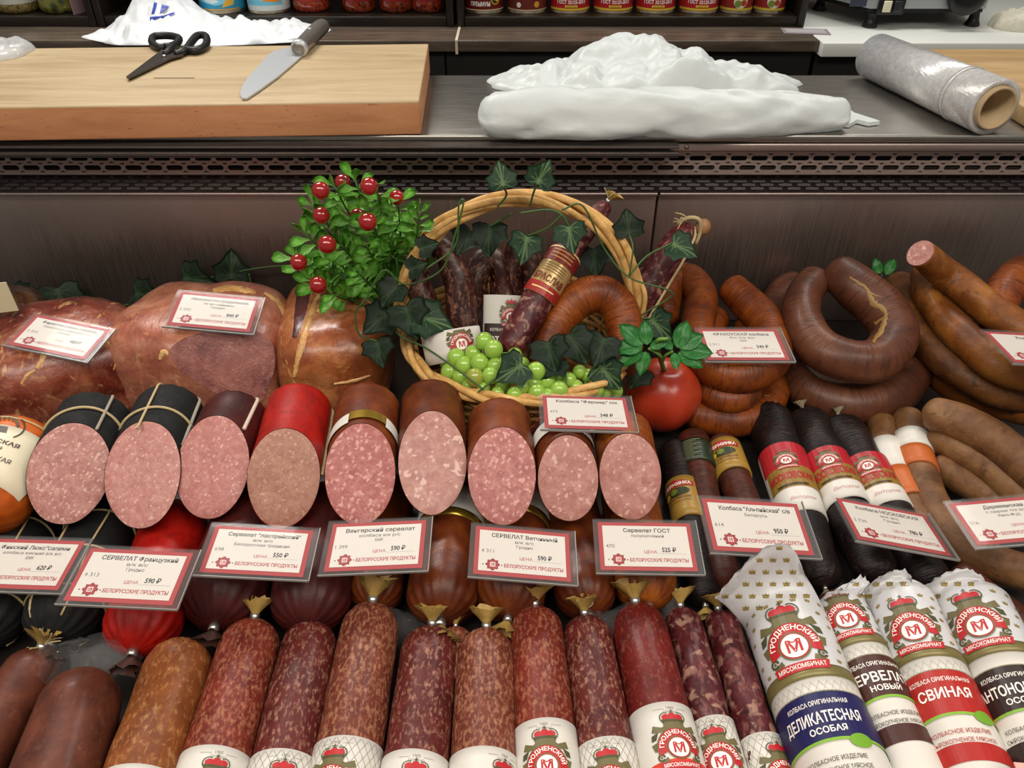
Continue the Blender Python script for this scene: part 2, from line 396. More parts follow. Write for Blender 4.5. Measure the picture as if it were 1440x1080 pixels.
# ---------------------------------------------------------------- flat print
_TX = {}
def text2d(body, bold=0.0):
    k = (body, bold)
    if k not in _TX:
        c = bpy.data.curves.new('t', 'FONT'); c.body = body; c.size = 1; c.offset = bold; c.resolution_u = 2
        o = bpy.data.objects.new('t', c); m = bpy.data.meshes.new_from_object(o)
        V = np.array([v.co[:] for v in m.vertices]) if len(m.vertices) else np.zeros((1, 3)); F = [list(p.vertices) for p in m.polygons]
        bpy.data.meshes.remove(m); bpy.data.objects.remove(o); bpy.data.curves.remove(c)
        V[:, 0] -= (V[:, 0].min() + V[:, 0].max()) / 2; _TX[k] = (V[:, :2], F)
    return _TX[k]
class Decal:
    def __init__(s): s.V = []; s.F = []; s.C = []
    def _add(s, V, F, col, z):
        n = len(s.V); s.V += [(v[0], v[1], z) for v in V]; s.F += [[a + n for a in f] for f in F]; s.C += [col] * len(F)
    def poly(s, pts, col, z=0): s._add(pts, [list(range(len(pts)))], col, z)
    def rect(s, x0, y0, x1, y1, col, z=0): s.poly([(x0, y0), (x1, y0), (x1, y1), (x0, y1)], col, z)
    def disc(s, x, y, r, col, z=0, n=28, ry=None):
        s.poly([(x + r * math.cos(a), y + (ry or r) * math.sin(a)) for a in np.linspace(0, 2 * math.pi, n, endpoint=False)], col, z)
    def arc(s, x, y, r0, r1, a0, a1, col, z=0, n=24):
        A = np.radians(np.linspace(a0, a1, n)); V = []
        for a in A: V += [(x + r0 * math.cos(a), y + r0 * math.sin(a)), (x + r1 * math.cos(a), y + r1 * math.sin(a))]
        F = [[2 * i, 2 * i + 1, 2 * i + 3, 2 * i + 2] for i in range(n - 1)]
        if a1 > a0: F = [f[::1] for f in F]
        s._add(V, F, col, z)
    def text(s, body, x, y, size, col, z=1, bold=0.0, width=None, skew=0.0, align=0):
        V, F = text2d(body, bold); V = V * size; w = V[:, 0].max() - V[:, 0].min()
        if width and w > 1e-6: V = V * np.array([width / w, 1]); w = width
        V = V + np.array([x + align * w / 2, y]); V = V + np.stack([skew * (V[:, 1] - y), 0 * V[:, 1]], 1)
        s._add(V, F, col, z)
    def arctext(s, body, x, y, r, size, col, z=1, bold=0.0, span=None):
        V, F = text2d(body, bold); V = V * size; w = V[:, 0].max() - V[:, 0].min()
        if span: V = V * np.array([math.radians(span) * r / w, 1])
        a = math.pi / 2 - V[:, 0] / r; rr = r + V[:, 1]
        s._add(np.stack([x + rr * np.cos(a), y + rr * np.sin(a)], 1), F, col, z)
    def line(s, x0, y0, x1, y1, w, col, z=0):
        d = unit([x1 - x0, y1 - y0]); n = np.array([-d[1], d[0]]) * w / 2
        s.poly([(x0 - n[0], y0 - n[1]), (x1 - n[0], y1 - n[1]), (x1 + n[0], y1 + n[1]), (x0 + n[0], y0 + n[1])], col, z)
    def put(s, o, x, y, sc, dz=0, rot=0.0):
        V = np.array(o.V); c, t = math.cos(rot), math.sin(rot); n = len(s.V)
        s.V += [(x + sc * (v[0] * c - v[1] * t), y + sc * (v[0] * t + v[1] * c), v[2] + dz) for v in V]
        s.F += [[a + n for a in f] for f in o.F]; s.C += o.C
    def bake(s, step=0.005, clip=None):
        cols = sorted(set(s.C)); bm = bmesh.new(); vs_ = [bm.verts.new(v) for v in s.V]
        for f, c in zip(s.F, s.C):
            try:
                q = bm.faces.new([vs_[i] for i in f]); q.material_index = cols.index(c)
            except ValueError: pass
        for f in bm.faces: f.normal_update()
        bmesh.ops.triangulate(bm, faces=[f for f in bm.faces if len(f.verts) > 4])
        X = [v.co.x for v in bm.verts]; Y = [v.co.y for v in bm.verts]
        def cut(co, no, clear=False):
            bmesh.ops.bisect_plane(bm, geom=list(bm.verts) + list(bm.edges) + list(bm.faces), plane_co=co, plane_no=no, clear_outer=clear)
        if clip:
            cut((clip[0], 0, 0), (-1, 0, 0), True); cut((clip[1], 0, 0), (1, 0, 0), True)
            cut((0, clip[2], 0), (0, -1, 0), True); cut((0, clip[3], 0), (0, 1, 0), True)
        if step and bm.verts:
            x = min(v.co.x for v in bm.verts) + step; xm = max(v.co.x for v in bm.verts)
            while x < xm: cut((x, 0, 0), (1, 0, 0)); x += step
        bmesh.ops.delete(bm, geom=[v for v in bm.verts if not v.link_faces], context='VERTS')
        for f in bm.faces:
            f.normal_update()
            if f.normal.z < 0: f.normal_flip()
        bm.verts.index_update()
        V = np.array([v.co[:] for v in bm.verts]); F = [[v.index for v in f.verts] for f in bm.faces]; mi = [f.material_index for f in bm.faces]
        bm.free(); return V, F, mi, cols
def print_part(name, baked, fmap, parent):
    V, F, mi, cols = baked
    return part(name, (fmap(V), F, mi), [pm(c) for c in cols], parent, smooth=False)

# ---------------------------------------------------------------- surface materials
def mk_steel(name, col, rough, stretch, b=0.12):
    n = NB(name); f = n.noise(60, 4, 0.6, 0, n.scaled(stretch))
    g = n.noise(9, 3, 0.6)
    n.bump(f, b, 0.0003)
    c = n.mix(n.ramp(g, [(0.4, 0), (0.62, 0.35)]), col, tuple(x * 0.72 for x in lin(col)[:3]))
    r = n.ramp(f, [(0.2, rough - 0.08), (0.8, rough + 0.1)])
    MAT[name] = n.done(c, r, 1.0); return MAT[name]
STEEL = mk_steel('brushed_steel', '#b09f96', 0.44, (14, 14, 0.25))
STEELT = mk_steel('worktop_steel', '#a39f98', 0.36, (0.4, 14, 1))
BRONZE = mk_steel('lip_steel', '#b9a8a1', 0.45, (0.2, 1, 14))
GRILLE = plain('grille_steel', '#a39189', 0.5, 0.6, grain=0.2)
RAIL = plain('rail_dark', '#544b47', 0.35, 0.5, grain=0.3, gs=60)
LOUV = plain('louvre_black', '#241c1b', 0.38)
LOUVE = plain('louvre_edge', '#8a7a74', 0.4, 0.6)
VOID = plain('duct_black', '#0c0a0a', 0.8)
DECKM = plain('deck_dark', '#262120', 0.45, 0.3, grain=0.2)
def mk_wood(name, c1, c2, c3, stretch, s=9, rough=0.5, fleck=None):
    n = NB(name); v = n.scaled(stretch)
    f = n.noise(s, 6, 0.6, 0.6, v)
    c = n.ramp(f, [(0.3, c1), (0.52, c2), (0.75, c3)])
    f2 = n.noise(s * 9, 4, 0.7, 0.2, v)
    c = n.mix(0.22, c, n.ramp(f2, [(0.3, c1), (0.7, c3)]), 'OVERLAY')
    if fleck:
        fl = n.noise(fleck[0], 2, 0.5, 0.4, n.scaled(fleck[1]))
        c = n.mix(n.ramp(fl, [(fleck[2], 0), (fleck[2] + 0.05, 0.75)]), c, fleck[3])
    n.bump(f2, 0.12, 0.0005)
    MAT[name] = n.done(c, rough); return MAT[name]
BOARD_T = mk_wood('board_top', '#a18c6b', '#b7a381', '#c4b393', (1.2, 9, 9), 4, 0.55)
BOARD_F = mk_wood('board_edge', '#a87650', '#bd8a62', '#c9986f', (1.2, 9, 9), 5, 0.55, (230, (0.45, 1, 1.6), 0.68, '#85583c'))
BOARD_R = mk_wood('board_oak', '#9c8158', '#b0946a', '#bfa67e', (1.0, 7, 7), 4, 0.5)
WENGE = mk_wood('wenge', '#1b1613', '#262019', '#332a22', (1, 8, 8), 6, 0.35)
WENGT = mk_wood('wenge_top', '#4a3f36', '#5e5248', '#766a5c', (1, 12, 8), 6, 0.22)
BLACKD = plain('door_black', '#15110f', 0.42, grain=0.2)
WHITEC = plain('counter_white', '#d9dcd6', 0.25)
BEIGE = plain('strip_beige', '#cfc3ac', 0.4)

# ---------------------------------------------------------------- setting
solo('floor', box(-3, 3, -2.0, 3.4, -0.05, 0.0), plain('floor_tile', '#7d746a', 0.35, grain=0.1, gs=8), kind='structure')
solo('wall_back', box(-3, 3, 2.62, 2.72, 0.0, 3.0), plain('wall_paint', '#5a5148', 0.7, grain=0.05), kind='structure')

# refrigerated case: deck, back panels, air grille, louvre, lip
case = thing('display_case', 'refrigerated deli display case with steel back panels and slotted air grille', 'display case', (0, 0.5, 0))
XL, XR = -1.25, 1.25
part('case_body', join(box(XL, XR, 0.02, 1.23, 0.06, DECK - 0.012), box(XL, XR, 1.0, 1.23, DECK - 0.012, 1.075), box(XL + .05, XR - .05, 0.1, 1.15, 0.0, 0.06)), DECKM, case, smooth=False)
part('deck', box(XL, XR, 0.02, 0.99, DECK - 0.012, DECK, 0.002), DECKM, case)
part('front_rail', box(XL, XR, 0.02, 0.035, DECK, DECK + 0.03, 0.004), BRONZE, case)
xs_seam = PY(922, 300, 0.982)[0]
for a, b_ in ((XL, xs_seam - 0.0012), (xs_seam + 0.0012, XR)):
    part('back_panel', box(a, b_, 0.982, 0.995, DECK, 1.004, 0.0015), STEEL, case)
    part('panel_edge', box(a, b_, 0.974, 0.9815, 1.001, 1.0055, 0.0012), BRONZE, case)
def slot_strip(x0, x1, z0, z1, rows, pw, sw, sh, y, th=0.0015):
    """plate with oblong holes"""
    V = []; F = []; rh = (z1 - z0) / rows
    for r in range(rows):
        cz = z0 + (r + 0.5) * rh; x = x0 - (pw / 2 if r % 2 else 0)
        while x < x1:
            a, b = x, x + pw; cx = (a + b) / 2; n = 16; o = len(V)
            for k in range(n):
                t = 2 * math.pi * (k + 0.5) / n; ct, st = math.cos(t), math.sin(t)
                m = max(abs(ct), abs(st))
                V.append((cx + ct / m * pw / 2, y, cz + st / m * rh / 2))
            for k in range(n):
                t = 2 * math.pi * (k + 0.5) / n; ct, st = math.cos(t), math.sin(t)
                V.append((cx + math.copysign(sw / 2 - sh / 2, ct) + ct * sh / 2, y, cz + st * sh / 2))
            for k in range(n):
                V.append((V[o + n + k][0], y + th, V[o + n + k][2]))
            for k in range(n):
                k2 = (k + 1) % n
                F.append([o + k, o + k2, o + n + k2, o + n + k]); F.append([o + n + k, o + n + k2, o + 2 * n + k2, o + 2 * n + k])
            x += pw
    return np.array(V), F
part('duct', box(XL, XR, 0.985, 0.999, 1.006, 1.075), VOID, case, smooth=False)
part('slotted_grille', slot_strip(XL, XR, 1.0375, 1.0625, 2, 0.0266, 0.0212, 0.0066, 0.9665), GRILLE, case, smooth=False)
part('grille_flange', join(box(XL, XR, 0.9665, 0.985, 1.0345, 1.0375), box(XL, XR, 0.9665, 0.985, 1.0625, 1.066)), GRILLE, case, smooth=False)
part('louvre_plate', box(XL, XR, 0.9775, 0.984, 1.006, 1.0345), LOUV, case, smooth=False)
lv = []
for r in range(5):
    z = 1.0095 + r * 0.0052; x = XL + (0.012 if r % 2 else 0)
    while x < XR - 0.03:
        lv.append((np.array([(x, .9774, z + .0034), (x + .019, .9774, z + .0034), (x + .0175, .9748, z + .0006), (x + .0015, .9748, z + .0006), (x + .0015, .9774, z), (x + .0175, .9774, z)]),
                   [[0, 3, 2, 1], [3, 4, 5, 2], [0, 4, 3], [1, 2, 5]], [0, 1, 0, 0])); x += 0.0245
part('louvre_fins', join(*lv), [LOUV, LOUVE], case, smooth=False, kind='stuff')
# worktop
wt = thing('steel_worktop', 'brushed steel worktop with turned down front lip above the display case', 'worktop', (0, 1.08, 1.076))
part('top', box(XL, XR, 0.956, 1.225, 1.080, 1.09, 0.003), STEELT, wt)
part('front_lip', box(XL, XR, 0.954, 0.962, 1.0690, 1.0795, 0.002), BRONZE, wt)
xr1 = PY(952, 210, 0.95)[0]
part('scuffed_rail', join(box(XL, xr1, 0.936, 0.9535, 1.0680, 1.0702, .0008), box(XL, xr1, 0.9345, 0.938, 1.0702, 1.0755, .0012), box(XL, xr1 - .01, 0.941, 0.9535, 1.0735, 1.0760, .0008), box(XL, xr1, 0.936, 0.9535, 1.0795, 1.0825, .0008)), RAIL, wt,
     label='dark scuffed rail hung under the worktop lip')
for px, py in ((966, 207), (424, 225)):
    p = PY(px, py, 0.953); part('screw', lathe([(0.0028, 0), (0.0028, .001), (.0015, .0018)], 10), STEELT, wt) if False else None
    g = lathe([(0.0030, 0), (0.0030, .0012), (.0016, .002)], 12); g = xf(g, np.array([[1, 0, 0], [0, 0, -1], [0, 1, 0]]), p + np.array([0, 0.001 if px > 900 else .0125, 0]))
    part('screw', g, STEELT, wt)

# ---------------------------------------------------------------- back counter and shelves
CT = 0.98
bc = thing('wenge_counter', 'dark wood back counter with black cabinet doors behind the worktop', 'counter', (-0.6, 2.2, 0))
xw = P(1160, 62, CT)[0]
xsm = P(641, 60, CT)[0]
for a, b_ in ((-2.0, xsm - 0.003), (xsm + 0.003, xw)):
    part('counter_top', box(a, b_, 1.92, 2.55, CT - 0.025, CT, 0.002), WENGT, bc)
part('joint_strip', box(xsm - 0.003, xsm + 0.003, 1.919, 2.55, CT - 0.03, CT + .0008), BEIGE, bc, smooth=False)
x = -2.0
while x < xw - 0.05:
    e = min(x + 0.46, xw); part('door', box(x + 0.002, e - 0.002, 1.945, 1.965, 0.1, CT - 0.03, 0.002), BLACKD, bc); x += 0.46
part('carcass', box(-2.0, xw, 1.966, 2.55, 0.0, CT - 0.026), BLACKD, bc, smooth=False)
wc = thing('white_counter', 'white counter with black doors carrying the slicing machine', 'counter', (1.3, 2.2, 0))
part('counter_top', box(xw + 0.001, 2.2, 1.90, 2.60, CT - 0.032, CT, 0.003), WHITEC, wc)
for k in range(3):
    part('door', box(xw + 0.005 + k * 0.47, xw + 0.465 + k * 0.47, 1.94, 1.96, 0.1, CT - 0.036, 0.002), BLACKD, wc)
part('carcass', box(xw + 0.002, 2.2, 1.961, 2.55, 0.0, CT - 0.033), BLACKD, wc, smooth=False)

SH = 1.003   # shelf board top
def shelf_unit(x0, x1, label):
    t = thing('shelf_unit', label, 'shelf', ((x0 + x1) / 2, 2.2, CT))
    part('shelf_board', box(x0 + .018, x1 - .018, 2.06, 2.40, CT + .0005, SH, .0015), WENGE, t)
    part('side_panel', box(x0, x0 + .017, 2.055, 2.42, CT + .0005, 1.75, .0015), WENGE, t)
    part('side_panel', box(x1 - .017, x1, 2.055, 2.42, CT + .0005, 1.75, .0015), WENGE, t)
    part('back_board', box(x0 + .018, x1 - .018, 2.402, 2.42, CT + .0005, 1.75), WENGE, t, smooth=False)
    part('shelf_board', box(x0 + .018, x1 - .018, 2.06, 2.40, 1.27, 1.292, .0015), WENGE, t)
    part('shelf_board', box(x0 + .018, x1 - .018, 2.06, 2.40, 1.728, 1.75, .0015), WENGE, t)
def shx(px): return PY(px, 25, 2.06)[0]
shelf_unit(-1.95, shx(134), 'dark wood shelf unit holding glass jars of pickles')
shelf_unit(shx(136), shx(638), 'dark wood shelf unit behind the white plastic bag, with jars and tins')
shelf_unit(shx(643), shx(1132), 'dark wood shelf unit holding a row of red stew tins')

# tins and jars on the shelves
TINMET = plain('tin_metal', '#b9ae98', 0.28, 0.9)
def tin(px, wpx, base_col, label, prints, low=None, group=None, h=0.115):
    x0, Y = PY(px, 20, 2.13)[0], 2.13
    r = wpx / 2 / scale_at((x0, Y - 0.04, SH + .03)); Y = 2.085 + r
    x0 = PY(px, 20, Y)[0]
    t = thing('food_tin', label, 'tin', (x0, Y, SH), group)
    part('body', lathe([(r * .97, 0), (r, .001), (r, .004), (r * .985, .006), (r * .985, h - .006), (r, h - .004), (r, h - .001), (r * .95, h)], 40, (x0, Y, SH)), TINMET, t, smooth=0.6)
    V, F = lathe([(r * .992, .0075), (r * .992, h - .0075)], 48, (x0, Y, SH)); F = F[:-2]
    lb = part('paper_label', (V, F), plain('label_' + base_col.lstrip('#'), base_col, 0.35), t)
    d = Decal(); prints(d)
    def fm(X):
        a = -math.pi / 2 + X[:, 0] / r; q = r * .992 + .0006 + X[:, 2] * .0003
        return np.stack([x0 + q * np.cos(a), Y + q * np.sin(a), SH + X[:, 1]], 1)
    if d.V: print_part('print', d.bake(0.006), fm, lb)
    return t
def stew(d):
    d.rect(-.065, .0085, .065, .0135, '#d8b93a'); d.rect(-.016, .0155, .016, .0205, '#e2c246')
    d.text('высший сорт', 0, .0166, .0036, '#7a2016', 2)
    d.text('ГОСТ 32125-2013', 0, .024, .0112, '#f4efe6', 1, .03, width=.074)
    d.text('ТУШЕНАЯ', 0, .037, .010, '#f4efe6', 1, .02, width=.05)
    d.rect(-.065, .05, .065, .0525, '#d8b93a'); d.text('ГОВЯДИНА', 0, .057, .015, '#f4efe6', 1, .03, width=.07)
def prem(d):
    d.rect(-.065, .0085, .065, .011, '#d8c9a0'); d.text('ПРЕМИУМ', -.008, .019, .013, '#f4efe6', 1, .04, width=.05)
    d.disc(.032, .034, .013, '#d9b83c', 0); d.disc(.032, .034, .0105, '#2a2a20', 1); d.disc(.029, .036, .005, '#d9b83c', 2); d.disc(.036, .031, .004, '#d9b83c', 2)
    d.text('ТУШЕНКА', -.01, .045, .014, '#d9b83c', 1, .03, width=.06)
def gost2(d):
    d.rect(-.065, .0085, .065, .0105, '#d8c9a0'); d.disc(.024, .022, .007, '#d9a12c', 0, 12); d.disc(-.022, .021, .006, '#e9e0d8', 0)
    d.text('ТУ ВY', .02, .034, .007, '#f4efe6', 1, .02); d.text('ГОВЯДИНА', -.005, .045, .013, '#f4efe6', 1, .03, width=.065)
def pate(d):
    d.rect(-.065, .0085, .065, .014, '#c9b23e'); d.disc(0, .03, .017, '#dfd2b4', 0); d.disc(-.006, .024, .008, '#6f8a38', 1); d.disc(.008, .026, .007, '#a9401f', 1)
    d.text('СВИНИНА', 0, .052, .012, '#f4efe6', 1, .03, width=.06)
tin(681, 57, '#6e1d18', 'maroon stew tin with the word ПРЕМИУМ and a gold seal', prem)
tin(741, 57, '#6a2a26', 'brown red meat tin with a small gold rosette beside the maroon tin', gost2)
for px, lab in ((801, 'red stew tin marked ГОСТ 32125-2013 next to the brown red tin'), (861, 'red stew tin marked ГОСТ 32125-2013, second from the brown red tin'),
                (920, 'red stew tin marked ГОСТ 32125-2013, third from the brown red tin'), (980, 'red stew tin marked ГОСТ 32125-2013 next to a round food picture tin')):
    tin(px, 57, '#b3222a', lab, stew, group='red stew tins on the shelf')
tin(1033, 46, '#8e2a24', 'narrow red tin with a green and cream food picture, beside the stew tins', pate)
tin(1079, 44, '#93282a', 'narrow red tin with a cream food picture at the shelf end', pate)
def blue(d):
    d.rect(-.06, .0085, .06, .012, '#e0a33a'); d.poly([(-.05, .03), (0, .02), (.05, .028), (.05, .045), (-.05, .042)], '#7fd0ea')
    d.poly([(.015, .015), (.045, .02), (.05, .038), (.028, .034)], '#e3b23c', 1); d.poly([(-.03, .03), (-.005, .036), (.012, .029), (-.004, .024)], '#dfeef2', 1)
def redfish(d):
    d.rect(-.05, .014, -.005, .04, '#f1e3a6', 0); d.poly([(.004, .02), (.03, .026), (.04, .02), (.032, .016)], '#3a566e', 1); d.poly([(.006, .03), (.03, .036), (.04, .032), (.03, .027)], '#3a566e', 1)
def orng(d):
    d.rect(-.05, .02, .05, .032, '#6fc3df'); d.poly([(.0, .03), (.04, .026), (.045, .045), (.01, .045)], '#e58a2b', 1)
tin(240, 66, '#b8392c', 'red and cream fish tin partly behind the white plastic bag', redfish)
tin(316, 64, '#2f9cc9', 'bright blue fish tin with yellow corner behind the white plastic bag', blue)
tin(381, 60, '#d8e6e4', 'pale blue tin with an orange patch behind the white plastic bag', orng)
GLASS = NB('jar_glass').done('#e8efe8', 0.06, 0, 0, 0.5, 0, 0.0); MAT['jar_glass'] = GLASS
def jar(px, wpx, fill, label, lab_col, prints=None, h=0.13, z_lab=0.03, group=None, Yf=2.085):
    Y = Yf + .03; x0 = PY(px, 18, Y)[0]; r = wpx / 2 / scale_at((x0, Y - .03, SH + .03)); Y = Yf + r; x0 = PY(px, 18, Y)[0]
    t = thing('glass_jar', label, 'jar', (x0, Y, SH), group)
    part('glass', lathe([(r * .8, 0), (r * .93, .002), (r, .009), (r, .02), (r * .975, .024), (r * .975, h - .03), (r * .9, h - .018), (r * .75, h - .012), (r * .75, h)], 36, (x0, Y, SH)), fill, t)
    V, F = lathe([(r * .985, z_lab), (r * .985, h - .032)], 40, (x0, Y, SH)); F = F[:-2]
    lb = part('paper_label', (V, F), plain('label_' + lab_col.lstrip('#'), lab_col, 0.4), t)
    part('lid', lathe([(r * .82, h - .006), (r * .84, h - .004), (r * .84, h + .01), (r * .8, h + .012)], 36, (x0, Y, SH)), plain('lid_gold', '#b49a52', 0.3, 0.7), t)
    if prints:
        d = Decal(); prints(d)
        def fm(X):
            a = -math.pi / 2 + X[:, 0] / r; q = r * .985 + .0006 + X[:, 2] * .0003
            return np.stack([x0 + q * np.cos(a), Y + q * np.sin(a), SH + X[:, 1]], 1)
        print_part('print', d.bake(0.006), fm, lb)
def jar_fill(name, a, b, s): 
    n = NB(name); f = n.voro(s); c = n.ramp(f, [(0.2, a), (0.6, b)]); return n.done(c, 0.08, 0, 0, 0.6, 0.6)
def jl(txt):
    def f(d):
        d.rect(-.04, .032, .04, .036, '#f2e8d8'); d.text(txt, 0, .041, .01, '#f4ead8', 1, .03, width=.055) if txt else None
    return f
jar(30, 56, jar_fill('grain_fill', '#5b4a26', '#8d7a48', 160), 'glass jar of brown grainy relish with a broad white label', '#cfd3c8', None, 0.14, 0.020)
jar(90, 58, jar_fill('gherkin_fill', '#2b3312', '#77782e', 45), 'glass jar of green gherkins beside the pink leaflet', '#dde0d2', None, 0.14, 0.052)
jar(440, 52, jar_fill('red_fill', '#7a1d12', '#a3412a', 120), 'squat red jar partly behind the white plastic bag', '#a8281e', jl(''), 0.11, 0.026, Yf=2.10)
for px, lab, tx in ((506, 'dark red jar of sauce with a red label, one jar from the squat red jar', ''), (558, 'dark red jar of sauce with a red label between two like it', 'ТОМАТНАЯ'), (603, 'dark red jar of sauce with a red label beside the shelf divider', '')):
    jar(px, 48, jar_fill('sauce_fill_%d' % px, '#3f0f0b', '#8a3418', 90), lab, '#8f1f1c', jl(tx), 0.12, 0.026, group='red sauce jars on the shelf', Yf=2.095)
# pink folded leaflet at the end of the jar shelf
lp0 = PY(118, 10, 2.13); 
solo('leaflet', xf(box(-.0011, .0011, -.012, .06, 0, .1), rotz(-.35), (lp0[0], lp0[1] - .04, SH + .0005)), plain('leaflet_pink', '#a98a92', .5), 'pinkish folded leaflet standing beside the gherkin jar', 'leaflet', smooth=False)
# small price card on the counter
pc = P(1133, 44, CT + .002)
g = box(-.055, .055, -.025, .03, 0, .0015); g = xf(g, rotz(-.12), (pc[0], pc[1], CT + .0006))
cc = thing('counter_card', 'small pale card lying on the dark counter beside the white counter', 'card', (pc[0], pc[1], CT))
part('sheet', g, plain('card_lilac', '#9b8f95', .25), cc, smooth=False)
part('border', xf(box(-.047, .047, -.018, .022, .0017, .0021), rotz(-.12), (pc[0], pc[1], CT + .0006)), plain('card_grey', '#b9b5b8', .25), cc, smooth=False)

# slicing machine
BLK = plain('black_plastic', '#121212', 0.35)
SLI = plain('slicer_grey', '#aeb4b4', 0.3, 0.35)
sl0 = P(1222, 38, CT); sl1 = P(1366, 36, CT)
sm = thing('slicing_machine', 'grey slicing machine on black rubber feet with a black switch plate', 'slicing machine', (sl0[0] + .15, sl0[1] + .1, CT))
def foot(p):
    part('foot', lathe([(.017, 0), (.0185, .003), (.013, .014), (.010, .03), (.013, .036)], 20, (p[0], p[1], CT + .0005)), BLK, sm)
foot(sl0); foot(sl1); foot(sl0 + np.array([-.06, .2, 0])); foot(sl1 + np.array([.02, .2, 0]))
xa, ya = sl0[0], sl0[1]
bodyV = [(xa - .17, ya + .30, 0), (xa - .02, ya - .025, 0), (xa + .26, ya - .025, 0), (xa + .34, ya + .30, 0)]
def prism(pts, z0, z1):
    n = len(pts); V = [(p[0], p[1], z0) for p in pts] + [(p[0], p[1], z1) for p in pts]
    return np.array(V, float), [list(range(n))[::-1], [n + i for i in range(n)]] + [[i, (i + 1) % n, n + (i + 1) % n, n + i] for i in range(n)]
part('base_tray', prism([(x * 1.0, y + .01, z) for x, y, z in bodyV], CT + .0365, CT + .046), BLK, sm, smooth=False)
part('body', prism(bodyV, CT + .0465, CT + .20), SLI, sm, smooth=False)
part('carriage', box(xa - .16, xa - .03, ya + .02, ya + .22, CT + .047, CT + .12, .004), SLI, sm) if False else None
sp = PY(1253, 10, ya - .03)
pl = part('switch_plate', box(sp[0] - .032, sp[0] + .032, ya - .034, ya - .0255, sp[2] - .017, sp[2] + .021, .003), BLK, sm)
part('button', box(sp[0] - .022, sp[0] - .003, ya - .040, ya - .0345, sp[2] - .010, sp[2] + .015, .002), plain('button_cream', '#dcd8bb', .4), pl, label='cream push button')
part('button', box(sp[0] + .004, sp[0] + .023, ya - .040, ya - .0345, sp[2] - .010, sp[2] + .015, .002), plain('button_dark', '#2c2c30', .3), pl, label='dark push button')
rp = PY(1207, 4, ya - .026); 
part('rating_plate', box(rp[0] - .02, rp[0] + .02, ya - .0275, ya - .0255, rp[2] - .008, rp[2] + .02), plain('rating_blue', '#3d4250', .3), sm, smooth=False)
kp = PY(1367, 2, ya - .06)
RY = np.array([[1, 0, 0], [0, 0, 1], [0, -1, 0.0]])
part('knob', xf(lathe([(.040, 0), (.045, .004), (.045, .022), (.036, .028), (.02, .03)], 36), np.array([[1, 0, 0], [0, 0, -1], [0, 1, 0.0]]), (kp[0] - .005, kp[1] + .03, kp[2] + .012)), BLK, sm)
part('knob_shaft', xf(lathe([(.012, 0), (.012, .03)], 16), np.array([[1, 0, 0], [0, 0, -1], [0, 1, 0.0]]), (kp[0] - .005, kp[1] + .06, kp[2] + .012)), BLK, sm)
part('handle_post', box(sl1[0] - .012, sl1[0] + .012, ya - .02, ya + .01, CT + .036, CT + .07), BLK, sm, smooth=False) if False else None

# ---------------------------------------------------------------- crumpled sheets
def sheet(outline_px, zbase, peak, nu=60, nv=34, amp=.006, seed=1, thick=True, fmap=None):
    pass
def fbm(p, sc, oct=4):
    v = 0; a = 1.0
    for i in range(oct):
        v += a * noise.noise(Vector(p) * sc); sc *= 2.03; a *= .5
    return v
def mound(c, hx, hy, h, yaw, nu=70, nv=40, seed=0, crump=.008, sc=18, edge=2.2, skew=None, zb=0.0, hf=None, edgew=.12):
    """closed crumpled heap: domed top with wavy outline over a flat bottom"""
    R = rotz(yaw); V = []; 
    for i in range(nv):
        for j in range(nu):
            u, v = -1 + 2 * j / (nu - 1), -1 + 2 * i / (nv - 1)
            # square to disc-ish
            x = u * math.sqrt(max(0, 1 - v * v * .42)); y = v * math.sqrt(max(0, 1 - u * u * .42))
            w_ = 1 + edgew * noise.noise(Vector((u * 2.3 + seed, v * 2.3, seed * 1.7)))
            rr = max(abs(u), abs(v)); dome = max(0, 1 - rr ** edge) ** .55
            hh = h * dome * (hf(u, v) if hf else 1)
            q = (x * hx * w_ + seed, y * hy * w_, seed * .37)
            cr = crump * (abs(fbm(q, sc)) * 1.6 - .5) * min(1, 3 * (1 - rr) + .12)
            p = R @ np.array([x * hx * w_, y * hy * w_, 0]) + np.array([0, 0, max(.0006, hh + cr)])
            V.append(p + np.array([c[0], c[1], c[2]]))
    F = grid_faces(nv, nu, False); F = [f[::1] for f in F]
    b = len(V); rim = [j for j in range(nu)] + [i * nu + nu - 1 for i in range(1, nv)] + [(nv - 1) * nu + j for j in range(nu - 2, -1, -1)] + [i * nu for i in range(nv - 2, 0, -1)]
    for k in rim: V.append((V[k][0], V[k][1], c[2]))
    m = len(rim)
    for k in range(m): F.append([rim[(k + 1) % m], rim[k], b + k, b + (k + 1) % m])
    F.append([b + k for k in range(m)][::-1])
    return np.array(V), F
def mat_poly(name, col, rough=.3, op=.93):
    n = NB(name); f = n.noise(30, 4, .6, .6); n.bump(f, .35, .004)
    tr = n.n('ShaderNodeBsdfTranslucent'); tr.inputs[0].default_value = lin(col)
    m = n.n('ShaderNodeMixShader'); m.inputs[0].default_value = .25
    n.done(col, rough, 0, 0, .5)
    n.l(n.b.outputs[0], m.inputs[1]); n.l(tr.outputs[0], m.inputs[2]); n.l(m.outputs[0], n.o.inputs[0]); MAT[name] = n.m; return n.m
POLY = mat_poly('white_polythene', '#dfe5e5', .42); POLYB = mat_poly('carrier_white', '#f3f6f8', .35)

